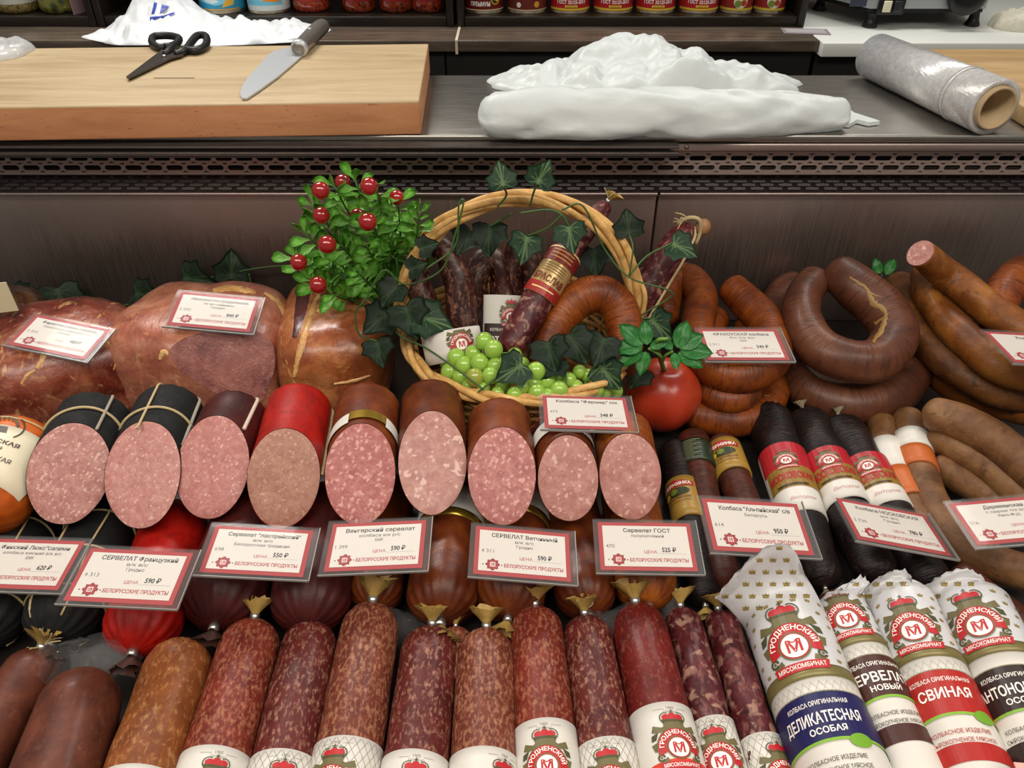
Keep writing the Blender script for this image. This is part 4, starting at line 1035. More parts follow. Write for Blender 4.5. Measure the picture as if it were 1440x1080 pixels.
# ================================================================ paper wrapped sausages
def wrapped(px_head, px_front, wpx, label, field, name1, name2, seed, extra=.06, tip=None, fin=None, green=True, kraft=None, sub=('КОЛБАСНОЕ ИЗДЕЛИЕ', 'СЫРОКОПЧЕНОЕ МЯСНОЕ'), cr=.02, bnd=None, esc=.04, tth=0.0, th0=0.0, lower=True, hat=True, txt='#f1ece4'):
    r = wpx / 2 / scale_at(P((px_head[0] + px_front[0]) / 2, (px_head[1] + px_front[1]) / 2, DECK + .03)); z = DECK + r + .0008
    H = P(px_head[0], px_head[1], z); Fp = P(px_front[0], px_front[1], z); d = unit(Fp - H); Fe = Fp + d * extra
    FC_ = CAM - (H + Fp) / 2; t = Tube([Fe, (Fe + H) / 2, H], [r, r, r * .96], ('tied', 'round'), .9, facing=FC_)
    o = thing('wrapped_sausage', label, 'sausage', base_of(t), 'paper wrapped sausages')
    part('casing', t.surf(20, 40, .006, .03, seed), MAT['salami_maroon'], o)
    sN = float((P(bnd[0], bnd[1], z + r * .85) - Fe) @ unit(H - Fe))      # boundary between wrapper top and lower label
    wr_ = Tube([t.path[0], t.path[-1]], [r, r], ('flat', 'flat'), facing=FC_)
    # wrapper: goes round the sausage, then flattens into a crimped fin
    tipP = P(tip[0], tip[1], DECK + tip[2]); n1 = 34; V = []; seg = 56; hT = t.T[-1]; e1, e2 = t.E1[-1], t.E2[-1]
    rs = np.random.RandomState(seed)
    L2 = np.linalg.norm(tipP - t.path[-1]); fw_ = unit(tipP - t.path[-1])
    FLp, FRp = P(fin[0][0], fin[0][1], DECK + fin[0][2]), P(fin[1][0], fin[1][1], DECK + fin[1][2]); mid_ = (FLp + FRp) / 2; hv = (FRp - FLp) / 2; bul = tipP - mid_
    sh = t.L - r * .75; csh = t.ip(t.path, np.array(sh)); tn = unit(np.cross(hv, bul)); tn = tn if tn @ (CAM - mid_) > 0 else -tn
    for i in range(n1):
        q = i / (n1 - 1)
        for j in range(seg):
            a = 2 * math.pi * j / seg; ca, sa = math.cos(a), math.sin(a)
            if q < .5:
                s_ = sN + (sh - sN) * (q / .5); V.append(t.ip(t.path, np.array(s_)) + (r + .0012) * (ca * e1 + sa * e2))
            else:
                k = (q - .5) / .5; k2 = k * k * (3 - 2 * k)
                A0 = csh + hT * (r * .9 * k) + (r + .0012) * ((1 - .5 * k) * ca * e1 + sa * e2)
                B0 = mid_ + hv * sa + bul * (1 - sa * sa) * k + tn * ca * .0012
                p_ = A0 * (1 - k2) + B0 * k2
                cr_ = k * (1 - .35 * k) * (.0075 * fbm((sa * 1.3 + seed, ca * 1.1, k * 1.8), 1.7, 3) + .0015 * math.sin(sa * 14 + seed + k * 3))
                V.append(p_ + tn * cr_ + hT * cr_ * .5 + (hT * .0012 * math.sin(j * 2.3 + seed) if q > .98 else 0))
    V = np.array(V); V[:, 2] = np.maximum(V[:, 2], DECK + .0006)
    F = [[i * seg + j, (i + 1) * seg + j, (i + 1) * seg + (j + 1) % seg, i * seg + (j + 1) % seg] for i in range(n1 - 1) for j in range(seg)]
    wp = part('paper_wrap', (V, F), WRAP, o)
    sw = snap((V, F)); cg = []; q0 = P(px_head[0], px_head[1], z)
    for yy in range(770, 860, 17):
        for xx in range(int(px_head[0]) - 100, int(px_head[0]) + 70, 19):
            x_, y_ = xx + (9 if (yy // 17) % 2 else 0), yy; h = sw(x_, y_)
            if h is None or float((h[0] - t.path[0]) @ t.T[0]) < sh - .002: continue
            ky = .62 if abs(x_ - px_head[0]) < 60 else .8
            gq = patch(sw, [(x_ + sx * 4.6, y_ - sy * 5.5) for sx, sy in ((-.9, -.6), (.9, -.6), (1.05, .5), (.45, .05), (0, .75), (-.45, .05), (-1.05, .5))], .0006)
            if gq is not None and np.ptp(gq[0][:, 2]) < .02 and np.ptp(gq[0][:, 1]) < .02: cg.append(gq)
    if cg: part('crown_print', join(*cg), pm('#8d7a3e'), wp)
    # prints on the wrap follow the tube up to the shoulder
    ec = esc * .53 + .002; D = Decal(); D.put(CREST, 0, ec, esc, 1)
    rr = random.Random(seed)
    for yy in np.arange(.012, .085, .0115):
        for k, xx in enumerate(np.arange(-1.8 * r, 1.8 * r, .0125)):
            x_ = xx + (.006 if int(yy / .0115) % 2 else 0) + rr.uniform(-.001, .001)
            if (x_ / (esc * .70)) ** 2 + ((yy - ec - .004) / (esc * .85)) ** 2 < 1 or abs(x_) > 1.7 * r: continue
            D.put(CROWN, x_, yy, .0042, 0, rr.uniform(-.2, .2))
    smax = t.L - r * .78 - sN
    b = D.bake(.005, (-2.2 * r, 2.2 * r, .001, smax)); print_part('print', b, wr_.mapper(sN, th0, .0016), wp)
    # crowns on the loose paper above the shoulder
    gb = part('gold_band', t.band(sN - .003, sN + .007, .0019, 56, 3), plain('band_olive', '#7d7348', .4, .3), o)
    lb = part('label_band', t.band(.012, sN - .003, .0010, 56, 10), PAPER, o)
    D = Decal(); y0 = -.003
    if hat: hatch(D, -1.9 * r, 1.9 * r, -.0145, -.0035, .006)
    xs = np.linspace(-2.2 * r, 2.2 * r, 24)
    def up(x, k): return k * math.cos(x / r * .9)
    D.poly([(x, -0.0160 + up(x, .003)) for x in xs] + [(x, -0.0555 + up(x, .006)) for x in xs[::-1]], field, 1)
    D.poly([(x, -0.0152 + up(x, .003)) for x in xs] + [(x, -0.0160 + up(x, .003)) for x in xs[::-1]], '#8a8466', 2)
    D.text('КОЛБАСА ОРИГИНАЛЬНАЯ', 0, -0.0230, .0052, txt, 2, .01, width=.047)
    D.text(name1, 0, -0.0370, .0118, txt, 2, .02, width=min(.060, .0066 * len(name1)))
    D.text(name2, .002, -0.0450, .0066, txt, 2, .02)
    D.poly([(x, -0.0555 + up(x, .006)) for x in xs] + [(x, -0.0577 + up(x, .006)) for x in xs[::-1]], '#7fae35', 3)
    if green: D.disc(.022, -0.0530, .0085, '#6fa02c', 4, 20, .0055)
    tc = '#4c4238' if field != '#a8241e' else '#a8201c'
    D.text(sub[0], 0, -0.0660, .0046, tc, 2, .005, width=.044); D.text(sub[1], 0, -0.0730, .0046, tc, 2, .005, width=.047)
    if lower:
        D.poly([(x, -0.0775 + up(x, .004)) for x in xs] + [(x, -0.0915 + up(x, .004)) for x in xs[::-1]], field, 1)
    b = D.bake(.005, (-2.4 * r, 2.4 * r, -(sN - .016), 0)); print_part('print', b, t.mapper(sN - .003, th0 + tth, .0014), lb)
    return o, t
n = NB('wrap_paper'); f = n.noise(60, 4, .6, .5); n.bump(f, .3, .002); WRAP = n.done('#c9c9cb', .36, 0, 0, .5, .15)
wrapped((1092, 842), (1181, 1080), 115, 'thick paper wrapped sausage with a navy band reading ДЕЛИКАТЕСНАЯ ОСОБАЯ', '#1c1c50', 'ДЕЛИКАТЕСНАЯ', 'ОСОБАЯ', 3, tip=(1088, 766, .112), fin=((1006, 842, .06), (1130, 806, .085)), bnd=(1130, 952), esc=.045)
wrapped((1170, 836), (1279, 1080), 79, 'slimmer paper wrapped sausage with a brown band reading СЕРВЕЛАТ НОВЫЙ', '#46261f', 'СЕРВЕЛАТ', 'НОВЫЙ', 5, tip=(1208, 812, .045), fin=((1178, 838, .05), (1224, 830, .045)), green=False, bnd=(1201, 902), esc=.035, th0=.12, tth=.2)
wrapped((1256, 825), (1362, 1080), 96, 'paper wrapped sausage with a red band reading СВИНАЯ', '#a8241e', 'СВИНАЯ', '', 7, tip=(1262, 802, .062), fin=((1206, 836, .045), (1282, 824, .055)), bnd=(1290, 921), esc=.038, th0=.05, tth=.12)
wrapped((1352, 826), (1472, 1080), 106, 'paper wrapped sausage with a near black band reading АНТОНОВСКАЯ ОСОБАЯ', '#2c1a18', 'АНТОНОВСКАЯ', 'ОСОБАЯ', 9, tip=(1356, 800, .065), fin=((1296, 828, .05), (1390, 832, .05)), bnd=(1388, 914), esc=.04, hat=False, tth=.18)

# ================================================================ second row: whole sausages under the cut ones
R2 = DECK + .0365
def second(label, p_front, p_back, wpx, mat, name='cooked_sausage', seed=0, pleat=.11, tw=0, tcol=None, tsz=.017, lump=.012, z=None, tails=1):
    za = z or R2
    H = P(p_front[0], p_front[1], za); r = wpx / 2 / scale_at(H); zz = DECK + r + .001
    Fp = P(p_front[0], p_front[1], zz); B = P(p_back[0], p_back[1], zz); d = unit(B - Fp)
    B = Fp + d * max(np.linalg.norm(B - Fp), .17)
    t = Tube([Fp, (Fp + B) / 2, B], [r, r, r], ('tied', 'round'), .95, facing=(0, -.35, 1))
    o = thing(name, label, 'sausage', base_of(t), 'whole cooked sausages under the cut ones')
    part('casing', t.surf(22, 64, lump, pleat, seed, 19), MAT[mat], o)
    if tails: tail(t, 0, tsz, o, tcol, tw, seed)
    return o, t
def netting(o, t, rings, longs, mat=TWINE, rad=.0011, s0=.01, s1=None):
    s1 = s1 or t.L * .95; g = []
    for s_ in rings: 
        th = np.linspace(0, 2 * math.pi, 33); g.append(wire(t.at(np.full(33, s_) + .003 * np.sin(th * 2), th, rad * .7), rad, 6, 2, False))
    for th in longs:
        s_ = np.linspace(s0, s1, 26); g.append(wire(t.at(s_, th + .05 * np.sin(s_ * 60), rad * .7), rad, 6, 2, False))
    part('twine_net', join(*g), mat, o)
dk = plain('tail_dark', '#3a2018', .5, grain=.3, gs=300)
o, t = second('black netted sausage beside the orange one with the cream label', (-34, 905), (56, 690), 104, 'casing_black', seed=21, tw=1, tcol=dk); netting(o, t, (.03, .075, .12, .15), (-.5, .6, 2.6))
o, t = second('black netted sausage ending in a frayed twine knot', (72, 902), (170, 690), 106, 'casing_black', seed=22, tw=1, tcol=dk); netting(o, t, (.035, .08, .125, .16), (-.55, .5, 2.6))
second('whole bright red sausage with a pleated clipped end', (188, 916), (250, 735), 108, 'casing_red', seed=23, tcol=dk)
second('burgundy sausage with a pleated end next to the whole red one', (302, 880), (365, 700), 120, 'casing_burgundy', seed=24, tcol=dk, pleat=.09)
second('burgundy sausage with a pleated end next to the small tied brown one', (430, 884), (462, 700), 116, 'casing_burgundy', seed=25, tcol=dk, pleat=.09)
second('small brown sausage with a radially pleated end and ochre tuft', (524, 856), (548, 700), 80, 'casing_redbrown', seed=26, tsz=.014, pleat=.14)
o, t = second('plump brown sausage with white and gold bands and a fan of pleats', (619, 873), (640, 690), 106, 'casing_redbrown', seed=27, tsz=.02, pleat=.09)
part('gold_band', t.band(.098, .108, .0008, 48, 3), GOLD, o); part('white_band', t.band(.1085, .14, .0008, 48, 4), PAPER, o)
o, t = second('plump brown sausage with a white band, beside the gold banded one', (714, 868), (733, 690), 102, 'casing_redbrown', seed=28, tsz=.016, pleat=.1)
part('gold_band', t.band(.102, .112, .0008, 48, 3), GOLD, o); part('white_band', t.band(.1125, .14, .0008, 48, 4), PAPER, o)
second('reddish brown sausage with a crumpled clear end, beside the amber one', (828, 864), (800, 700), 90, 'casing_redbrown', seed=29, pleat=.07)
second('amber brown sausage lying under the last cut sausage', (912, 852), (885, 700), 92, 'casing_amber', seed=30, pleat=.07)

# ================================================================ cut sausages
def cut_sausage(label, fc, size, back, case_mat, cut_mat, lean=0.0, z=.9115, zb=.902, seed=0, name='cut_sausage', dome=.55):
    """fc: centre of the sliced face, size: its width and height, lean: tilt of its long axis, back: far end (all as photographed)"""
    Fc = P(fc[0], fc[1], z); Bk = P(back[0], back[1], zb)
    a = unit(Bk - Fc); L = np.linalg.norm(Bk - Fc); c = unit(CAM - Fc)
    e1 = unit(c - (c @ a) * a); e2 = np.cross(a, e1); g = math.acos(float(-a @ c))
    ps = math.atan2(back[0] - fc[0], fc[1] - back[1]) - math.radians(lean)
    hh, ww = size[1] / 2, size[0] / 2
    Svv = (hh * math.sin(ps)) ** 2 + (ww * math.cos(ps)) ** 2; Suu = (hh * math.cos(ps)) ** 2 + (ww * math.sin(ps)) ** 2
    Suv = -(hh * hh - ww * ww) * math.sin(ps) * math.cos(ps); rp = math.sqrt(Svv); Bp = Suv / rp; Ap = math.sqrt(Suu - Bp * Bp)
    r = rp / scale_at(Fc) * .985; ta = max(.15, (Ap / rp - math.cos(g)) / math.sin(g)); tsn = Bp / rp / math.sin(g); seg = 72
    L = max(L, r * ta + .03)
    th = np.linspace(0, 2 * math.pi, seg, endpoint=False); rs = np.random.RandomState(seed)
    rag = np.zeros(seg)
    for k in range(2, 9): rag += rs.normal(0, 1) * np.sin(k * th + rs.uniform(0, 6)) / k
    tau = r * ta * np.cos(th) + r * tsn * np.sin(th) + rag * .0009; V = []; ln = 14
    wob = 1 + .012 * np.sin(2 * th + seed) + .008 * np.sin(3 * th + seed * 2)
    E = np.cos(th)[:, None] * e1 + np.sin(th)[:, None] * e2
    prev = None
    for i in range(ln):
        q = i / (ln - 1); s_ = tau * (1 - q) + (L - r * dome) * q
        k = wob * (1 + (.012 * np.sin(q * 7 + seed)))
        V += list(Fc + a * s_[:, None] + E * (r * k)[:, None])
    for i in range(1, 8):
        q = i / 7 * math.pi / 2; V += list(Fc + a * (L - r * dome + r * dome * math.sin(q)) + E * (r * wob * math.cos(q) * (1 + .03 * np.sin(17 * th) * math.sin(q)) + .0008)[:, None])
    nr = ln + 7; V = np.array(V)
    F = [[i * seg + j, (i + 1) * seg + j, (i + 1) * seg + (j + 1) % seg, i * seg + (j + 1) % seg] for i in range(nr - 1) for j in range(seg)]
    F.append([(nr - 1) * seg + j for j in range(seg)])
    m = Fc + a * L * .5; low = min(Fc[2], Bk[2]) - r
    o = thing(name, label, 'cut sausage', (m[0], m[1], low), 'cut cooked sausages with the sliced face showing')
    bdv = []
    for i in range(nr): 
        sv = V[i * seg:(i + 1) * seg] - Fc; bdv += list(np.stack([sv @ e1, sv @ e2, sv @ a], 1))
    BODY[:] = [V, np.array(bdv)]
    part('casing', (V, F), MAT[case_mat], o)
    # meat face, slightly domed and uneven, standing a hair out of the casing
    nrm = unit(np.cross(V[seg // 4] - V[0], V[seg // 2] - V[0])); 
    if nrm @ c < 0: nrm = -nrm
    W = []; rings = 12
    edge = V[:seg]; cen = edge.mean(0)
    for i in range(rings):
        q = 1 - i / rings
        p = cen + (edge - cen) * (q * .988); b = .0016 * math.sqrt(max(0, 1 - (q) ** 4)) + .0002
        W += [x + nrm * (b + .0007 * fbm((x[0] + seed, x[1], x[2]), 60, 2) * (1 - q ** 8)) for x in p]
    W.append(cen + nrm * .0018); W = np.array(W)
    Fm = [[i * seg + j, i * seg + (j + 1) % seg, (i + 1) * seg + (j + 1) % seg, (i + 1) * seg + j] for i in range(rings - 1) for j in range(seg)]
    Fm += [[(rings - 1) * seg + j, (rings - 1) * seg + (j + 1) % seg, rings * seg] for j in range(seg)]
    # rim joining casing edge and face
    part('cut_face', (W, Fm), MAT[cut_mat], o)
    def surf(s_, th_, off=.0):   # point on the casing
        thv = np.atleast_1d(th_); sv_ = np.broadcast_to(np.atleast_1d(s_), thv.shape); x_ = np.clip((sv_ - (L - r * dome)) / (r * dome), 0, .999); rk = np.sqrt(1 - x_ ** 2)[:, None]; e = np.cos(thv)[:, None] * e1 + np.sin(thv)[:, None] * e2
        return Fc + a * np.broadcast_to(np.atleast_1d(s_), thv.shape)[:, None] + e * (r * 1.012 * rk + off)
    return o, surf, (L, r, ta)
def cord(o, pts, rad=.0014, mat=None, name='twine'): part(name, wire(pts, rad, 7, 2, False), mat or TWINE, o)
def seam(o, sf, meta, th, mat=TWINEG, rad=.0016, s0=None, s1=None):
    L, r, ta = meta; s_ = np.linspace(s0 if s0 is not None else r * ta * math.cos(th) - .002, s1 or L - r * .06, 24)
    cord(o, sf(s_, np.full(24, th), .0008), rad, mat, 'seam_cord')
o, sf, me_ = cut_sausage('cut black netted sausage with coarse pink speckled face, first of two black ones', (97, 665), (104, 147), (140, 580), 'casing_black', 'cut_speck', lean=11, seed=31)
seam(o, sf, me_, .12); th = np.linspace(-1.7, 1.7, 30); cord(o, sf(.055 + .004 * np.cos(th * 2), th, .001))
o, sf, me_ = cut_sausage('cut black netted sausage with smooth pale pink face, next to the burgundy cut one', (201, 666), (97, 154), (244, 568), 'casing_black', 'cut_pale', lean=5, seed=32)
seam(o, sf, me_, .68, TWINEG, .0018); seam(o, sf, me_, -.62, TWINE, .0013); cord(o, sf(.058 + .003 * np.cos(th * 2), th, .001))
o, sf, me_ = cut_sausage('cut burgundy sausage with fine pink face and pale cord seam', (299, 656), (97, 147), (338, 578), 'casing_burgundy', 'cut_pink', lean=8, seed=33); seam(o, sf, me_, .30, plain('seam_white', '#c9b9a8', .6, grain=.2, gs=600), .002)
o, sf, me_ = cut_sausage('cut bright red sausage with brownish pink face', (399, 671), (101, 141), (424, 566), 'casing_red', 'cut_tan', lean=5, seed=34); seam(o, sf, me_, 1.35, TWINE, .0018)
o, sf, me_ = cut_sausage('cut brown sausage with gold and white band above a marbled rosy face', (507, 665), (100, 146), (520, 565), 'casing_brown', 'cut_marble', lean=3, seed=35)
th = np.linspace(-1.75, 1.75, 40); L_, r_, ta_ = me_
def cband(s_lo, s_hi, th0, th1, mat, nm, o=None, sf=None, off=.0012):
    thv = np.linspace(th0, th1, 40); V = np.vstack([sf(r_ * ta_ * np.cos(thv) * s_lo[0] + s_lo[1], thv, off), sf(r_ * ta_ * np.cos(thv) * s_hi[0] + s_hi[1], thv, off)])
    part(nm, (V, [[j, 40 + j, 41 + j, j + 1] for j in range(39)]), mat, o)
cband((.25, .034), (.25, .047), -.55, .55, GOLD, 'gold_band', o, sf); cband((.25, .03), (.25, .046), -1.9, -.55, PAPER, 'white_band', o, sf, .001); cband((.25, .03), (.25, .046), .55, 1.9, PAPER, 'white_band', o, sf, .001)
cut_sausage('cut brown sausage with pale ham pieces and round fat spots in its face', (608, 649), (98, 150), (608, 560), 'casing_redbrown', 'cut_ham', lean=0, seed=36, z=.9135)
cut_sausage('cut plain brown sausage with a marbled pink face, beside the hammy one', (706, 668), (98, 142), (702, 585), 'casing_brown', 'cut_rose', lean=-2, seed=37)
o, sf, me_ = cut_sausage('cut brown sausage with a white printed band, partly under a price card', (799, 672), (87, 122), (786, 600), 'casing_redbrown', 'cut_salmon', lean=-2, seed=38, z=.906); L_, r_, ta_ = me_
cband((.25, .032), (.25, .05), -1.9, 1.9, PAPER, 'white_band', o, sf); cband((.1, .062), (.1, .078), -1.9, 1.9, PAPER, 'white_band', o, sf); cband((.15, .051), (.15, .061), -1.9, 1.9, plain('band_dark', '#2a1a14', .4), 'dark_band', o, sf, .0011)
d = Decal(); d.text('КИЕВСКАЯ', 0, 0, .014, '#c0261f', 1, .04, width=.06)
def kmap(X):
    return np.array([sf(me_[1] * me_[2] * .1 * math.cos(x / me_[1] - .25) + .0645 + y, x / me_[1] - .25, .0018)[0] for x, y, z_ in X])
print_part('print', d.bake(.005), kmap, o)
cut_sausage('cut amber brown sausage with pinkish face whose top is under a price card', (886, 669), (88, 122), (873, 600), 'casing_amber', 'cut_salmon', lean=-3, seed=39, z=.906)
# orange sausage with the cream label at the far end
ta0 = P(-45, 735, .895); tb0 = P(42, 605, .90); rO = 112 / 2 / scale_at(tb0)
tO = Tube([ta0, (ta0 + tb0) / 2, tb0], [rO, rO, rO], ('tied', 'round'), .8, facing=(.1, -.3, 1))
oO = thing('cooked_sausage', 'orange sausage wrapped in a cream label with a round tree emblem', 'sausage', base_of(tO)); part('casing', tO.surf(20, 48, .01, .05, 3), MAT['casing_orange'], oO)
cream = plain('label_cream', '#ddd3b8', .4)
lb = part('cream_label', tO.band(tO.L * .16, tO.L * .70, .001, 40, 8, -1.2, 1.35), cream, oO)
d = Decal(); B1 = '#3b2720'
d.arc(0, .04, .0165, .0178, -40, 220, B1, 1, 26); d.poly([(-.006, .032), (.006, .032), (.004, .040), (-.004, .040)], B1, 1)
for k in range(9): d.disc(.011 * math.cos(.35 * k + .2), .042 + .010 * math.sin(.35 * k + .2), .0016, B1, 1, 8)
d.text('ВИТЕБСКАЯ', 0, .018, .007, B1, 1, .02, width=.044); d.text('МЯСНАЯ', 0, .0105, .005, B1, 1, .01); d.text('ДОКТОРСКАЯ', .002, -.002, .007, B1, 1, .01, width=.042); d.text('КОЛБАСА', 0, -.010, .005, B1, 1)
for k in range(8): d.line(-.02, -.018 - k * .003, .022, -.018 - k * .003, .0009, '#8a7350', 1)
bb = d.bake(.005, (-.05, .05, -tO.L * .2, .06)); print_part('print', bb, tO.mapper(tO.L * .36, .12, .0014), lb)
cord(oO, tO.at(np.full(40, tO.L * .80), np.linspace(-2.2, 2.2, 40), .0008), .0011)

# ================================================================ right hand side: dry sausages
CR2 = Decal(); CR2.put(CREST, 0, 0, 1)
def moscow(label, h, f, w_, seed, th0=0.0):
    o, t = whole('dry_sausage', label, [(f[0], f[1], DECK + .0235), ((h[0] + f[0]) / 2, (h[1] + f[1]) / 2, DECK + .0235), (h[0], h[1], DECK + .0235)], w_, 'cured_black', group='black dry sausages with red labels', lump=.05, pleat=.12, seed=seed, tcol=plain('tail_pale', '#8d8066', .6, grain=.2, gs=300), tsz=.009, le=.9, n=30)
    return o, t
for lab, h, f, q0, q1, sd, th in (('near black dry sausage with red and gold label, beside the yellow labelled pair', (1077, 577), (1160, 826), (1081, 626), (1128, 718), 41, .05),
                              ('near black dry sausage with a red and gold label, middle one of three', (1128, 584), (1240, 818), (1143, 632), (1180, 700), 42, .1),
                              ('near black dry sausage with red and gold label, beside the orange labelled sausage', (1178, 593), (1312, 832), (1198, 640), (1235, 706), 43, .1)):
    o, t = moscow(lab, h, f, 60, sd, th); r = t.rs.mean(); ax_ = unit(t.path[-1] - t.path[0])
    s1 = float((P(q0[0], q0[1], DECK + .044) - t.path[0]) @ ax_); s0 = float((P(q1[0], q1[1], DECK + .044) - t.path[0]) @ ax_)
    t.rs = t.rs.copy(); lb = part('label_band', t.band(s0, s1, .0022, 48, 6), PAPER, o); Hh = s1 - s0
    D = Decal(); xs = np.linspace(-1.25 * r, 1.9 * r, 16)
    D.rect(-1.25 * r, -Hh * .37, 1.9 * r, 0, '#a81d28', 0); D.rect(-1.05 * r, -Hh * .68, 1.9 * r, -Hh * .37, '#8a6c2c', 0)
    D.put(CREST, .002, -Hh * .30, .021, 1); D.rect(-.6 * r, -Hh * .66, .7 * r, -Hh * .63, '#3c2a14', 2)
    D.text('МОСКОВСКАЯ', .002, -Hh * .56, .0125, '#a81d28', 2, .04, width=.046)
    D.text('Витория', .006, -Hh * .86, .0062, '#b9777a', 2, -.01, skew=.45)
    print_part('print', D.bake(.005), t.mapper(s1, th, .0026), lb)
# pair with the shared green and yellow label, and a third beside them
o1, t1 = whole('smoked_sausage', 'thin brown smoked sausage under the green half of a shared label', [(1022, 828, DECK + .019), (994, 720, DECK + .019), (973, 610, DECK + .02)], [50, 46, 44], 'smoked_dark', group='thin smoked sausages with yellow labels', seed=51, tails=(1, 0), n=26, lump=.02)
o2, t2 = whole('smoked_sausage', 'thin brown smoked sausage under the yellow half of a shared label', [(1088, 800, DECK + .019), (1046, 708, DECK + .019), (1012, 617, DECK + .02)], [48, 46, 44], 'smoked_dark', group='thin smoked sausages with yellow labels', seed=52, tails=(0, 0), n=26, lump=.02)
GR, YE = '#202c18', '#a07d34'
def dz(o, t, s0, s1, green, th0, name='ДЗЕРЖИНКА', th=None):
    lb = part('label_band', t.band(s0, s1, .0022, 44, 6), plain('label_green', GR, .4) if green else plain('label_yellow', YE, .35), o); Hh = s1 - s0; D = Decal()
    if green:
        for k in range(13): D.line(-.012, -.004 - k * .0024, .009 - .004 * (k % 3), -.004 - k * .0024, .0009, '#7d8468', 1)
    else:
        D.poly([(-.019, -.010), (-.002, -.0055), (.017, -.010), (.017, -.0165), (-.019, -.0165)], '#a01f1c', 1); D.text(name, -.001, -.0145, .006, '#f3ecdc', 2, .03, width=.031)
        D.disc(0, -.0235, .012, '#2c3416', 1, 20, .006); D.disc(-.003, -.0225, .004, '#6c7a2c', 2, 10); D.disc(-.012, -.0245, .0042, '#d0a82e', 2, 12)
        D.text('АЛЬПИЙСКАЯ', .001, -.034, .0042, '#5a2a12', 2, .01, width=.022); D.line(-.01, -.037, .012, -.037, .0006, '#5a2a12', 2)
    print_part('print', D.bake(.005, (-2 * t.rs[0], 2 * t.rs[0], -Hh + .001, 0)), t.mapper(s1, th0, .0027), lb)
def spx(t, q, z): return float(np.argmin(np.linalg.norm(t.path - P(q[0], q[1], z), axis=1)) / (len(t.path) - 1) * t.L)
dz(o1, t1, spx(t1, (982, 655), DECK + .036), spx(t1, (975, 618), DECK + .036), True, -.1)
dz(o2, t2, spx(t2, (1035, 664), DECK + .036), spx(t2, (1016, 620), DECK + .036), False, .0)
o3, t3 = whole('smoked_sausage', 'thin dark smoked sausage with a yellow label, half hidden beside the cut amber sausage', [(992, 850, DECK + .017), (972, 740, DECK + .017), (945, 625, DECK + .017)], [46, 46, 40], 'cured_black', group='thin smoked sausages with yellow labels', seed=53, tails=(1, 0), n=26, lump=.03)
dz(o3, t3, spx(t3, (972, 740), DECK + .03), spx(t3, (957, 686), DECK + .03), False, -.35)

# orange and white labelled sausages and the village pile
def tubes(name, label, pl, w_, mat, group=None, ends=('round', 'round'), seed=0, lump=.035, n=40, seg=36, tails=(0, 0), le=.8, wr=.006, cat='sausage', lf=.8, facing=None):
    t = px_tube(pl, w_, ends, le, facing); o = thing(name, label, cat, base_of(t), group)
    part('casing', t.surf(n, seg, lump, .06, seed, lf=lf, wr=wr), MAT[mat], o)
    return o, t
D_ = DECK
ORG = plain('label_orange', '#b85f2a', .45)
o, t = tubes('country_sausage', 'country sausage in a white and orange paper label curving under a price card', [(1470, 812, D_ + .028), (1400, 792, D_ + .028), (1345, 760, D_ + .028), (1305, 700, D_ + .028), (1285, 640, D_ + .03), (1275, 580, D_ + .032)], [54, 54, 52, 50, 46, 42], 'village', seed=61)
def olabel(o, t, qa, qb, qm):
    sa, sb, sm_ = (spx(t, q, D_ + .05) for q in (qa, qb, qm)); part('label_orange', t.band(sa, sm_, .0022, 40, 5), ORG, o); part('label_white', t.band(sm_, sb, .0024, 40, 4), PAPER, o)
olabel(o, t, (1300, 672), (1281, 612), (1291, 642))
o, t = tubes('country_sausage', 'country sausage in a white and orange label beside the black dry sausages', [(1300, 745, D_ + .022), (1265, 680, D_ + .022), (1248, 640, D_ + .022), (1238, 588, D_ + .024)], [44, 44, 42, 40], 'village', seed=62)
olabel(o, t, (1262, 675), (1240, 608), (1250, 640))
VG = 'pile of mottled country sausages'
tubes('country_sausage', 'topmost mottled country sausage of the pile, above the orange labelled one', [(1296, 578, D_ + .07), (1345, 592, D_ + .072), (1400, 622, D_ + .072), (1450, 662, D_ + .07), (1500, 715, D_ + .066)], [46, 54, 56, 56, 54], 'village', VG, seed=63)
tubes('country_sausage', 'second mottled country sausage of the pile, just under the topmost one', [(1305, 608, D_ + .046), (1345, 628, D_ + .047), (1400, 665, D_ + .047), (1450, 712, D_ + .045), (1480, 750, D_ + .043)], [42, 48, 50, 50, 48], 'village', VG, seed=64)
tubes('country_sausage', 'shadowed mottled country sausage lowest in the pile beside the white label', [(1312, 648, D_ + .026), (1350, 672, D_ + .026), (1400, 705, D_ + .026), (1440, 745, D_ + .025)], [40, 44, 46, 46], 'village', VG, seed=65)
tubes('country_sausage', 'dark country sausage beside the paper wrapped sausages under the pile', [(1340, 800, D_ + .022), (1390, 842, D_ + .022), (1440, 880, D_ + .022), (1500, 905, D_ + .022)], [42, 46, 48, 48], 'smoked_dark', VG, seed=66)
tubes('country_sausage', 'knobbly sausage end beside the near black banded wrapped sausage', [(1415, 875, D_ + .022), (1440, 900, D_ + .022), (1475, 935, D_ + .022)], [40, 44, 44], 'village', VG, seed=67)

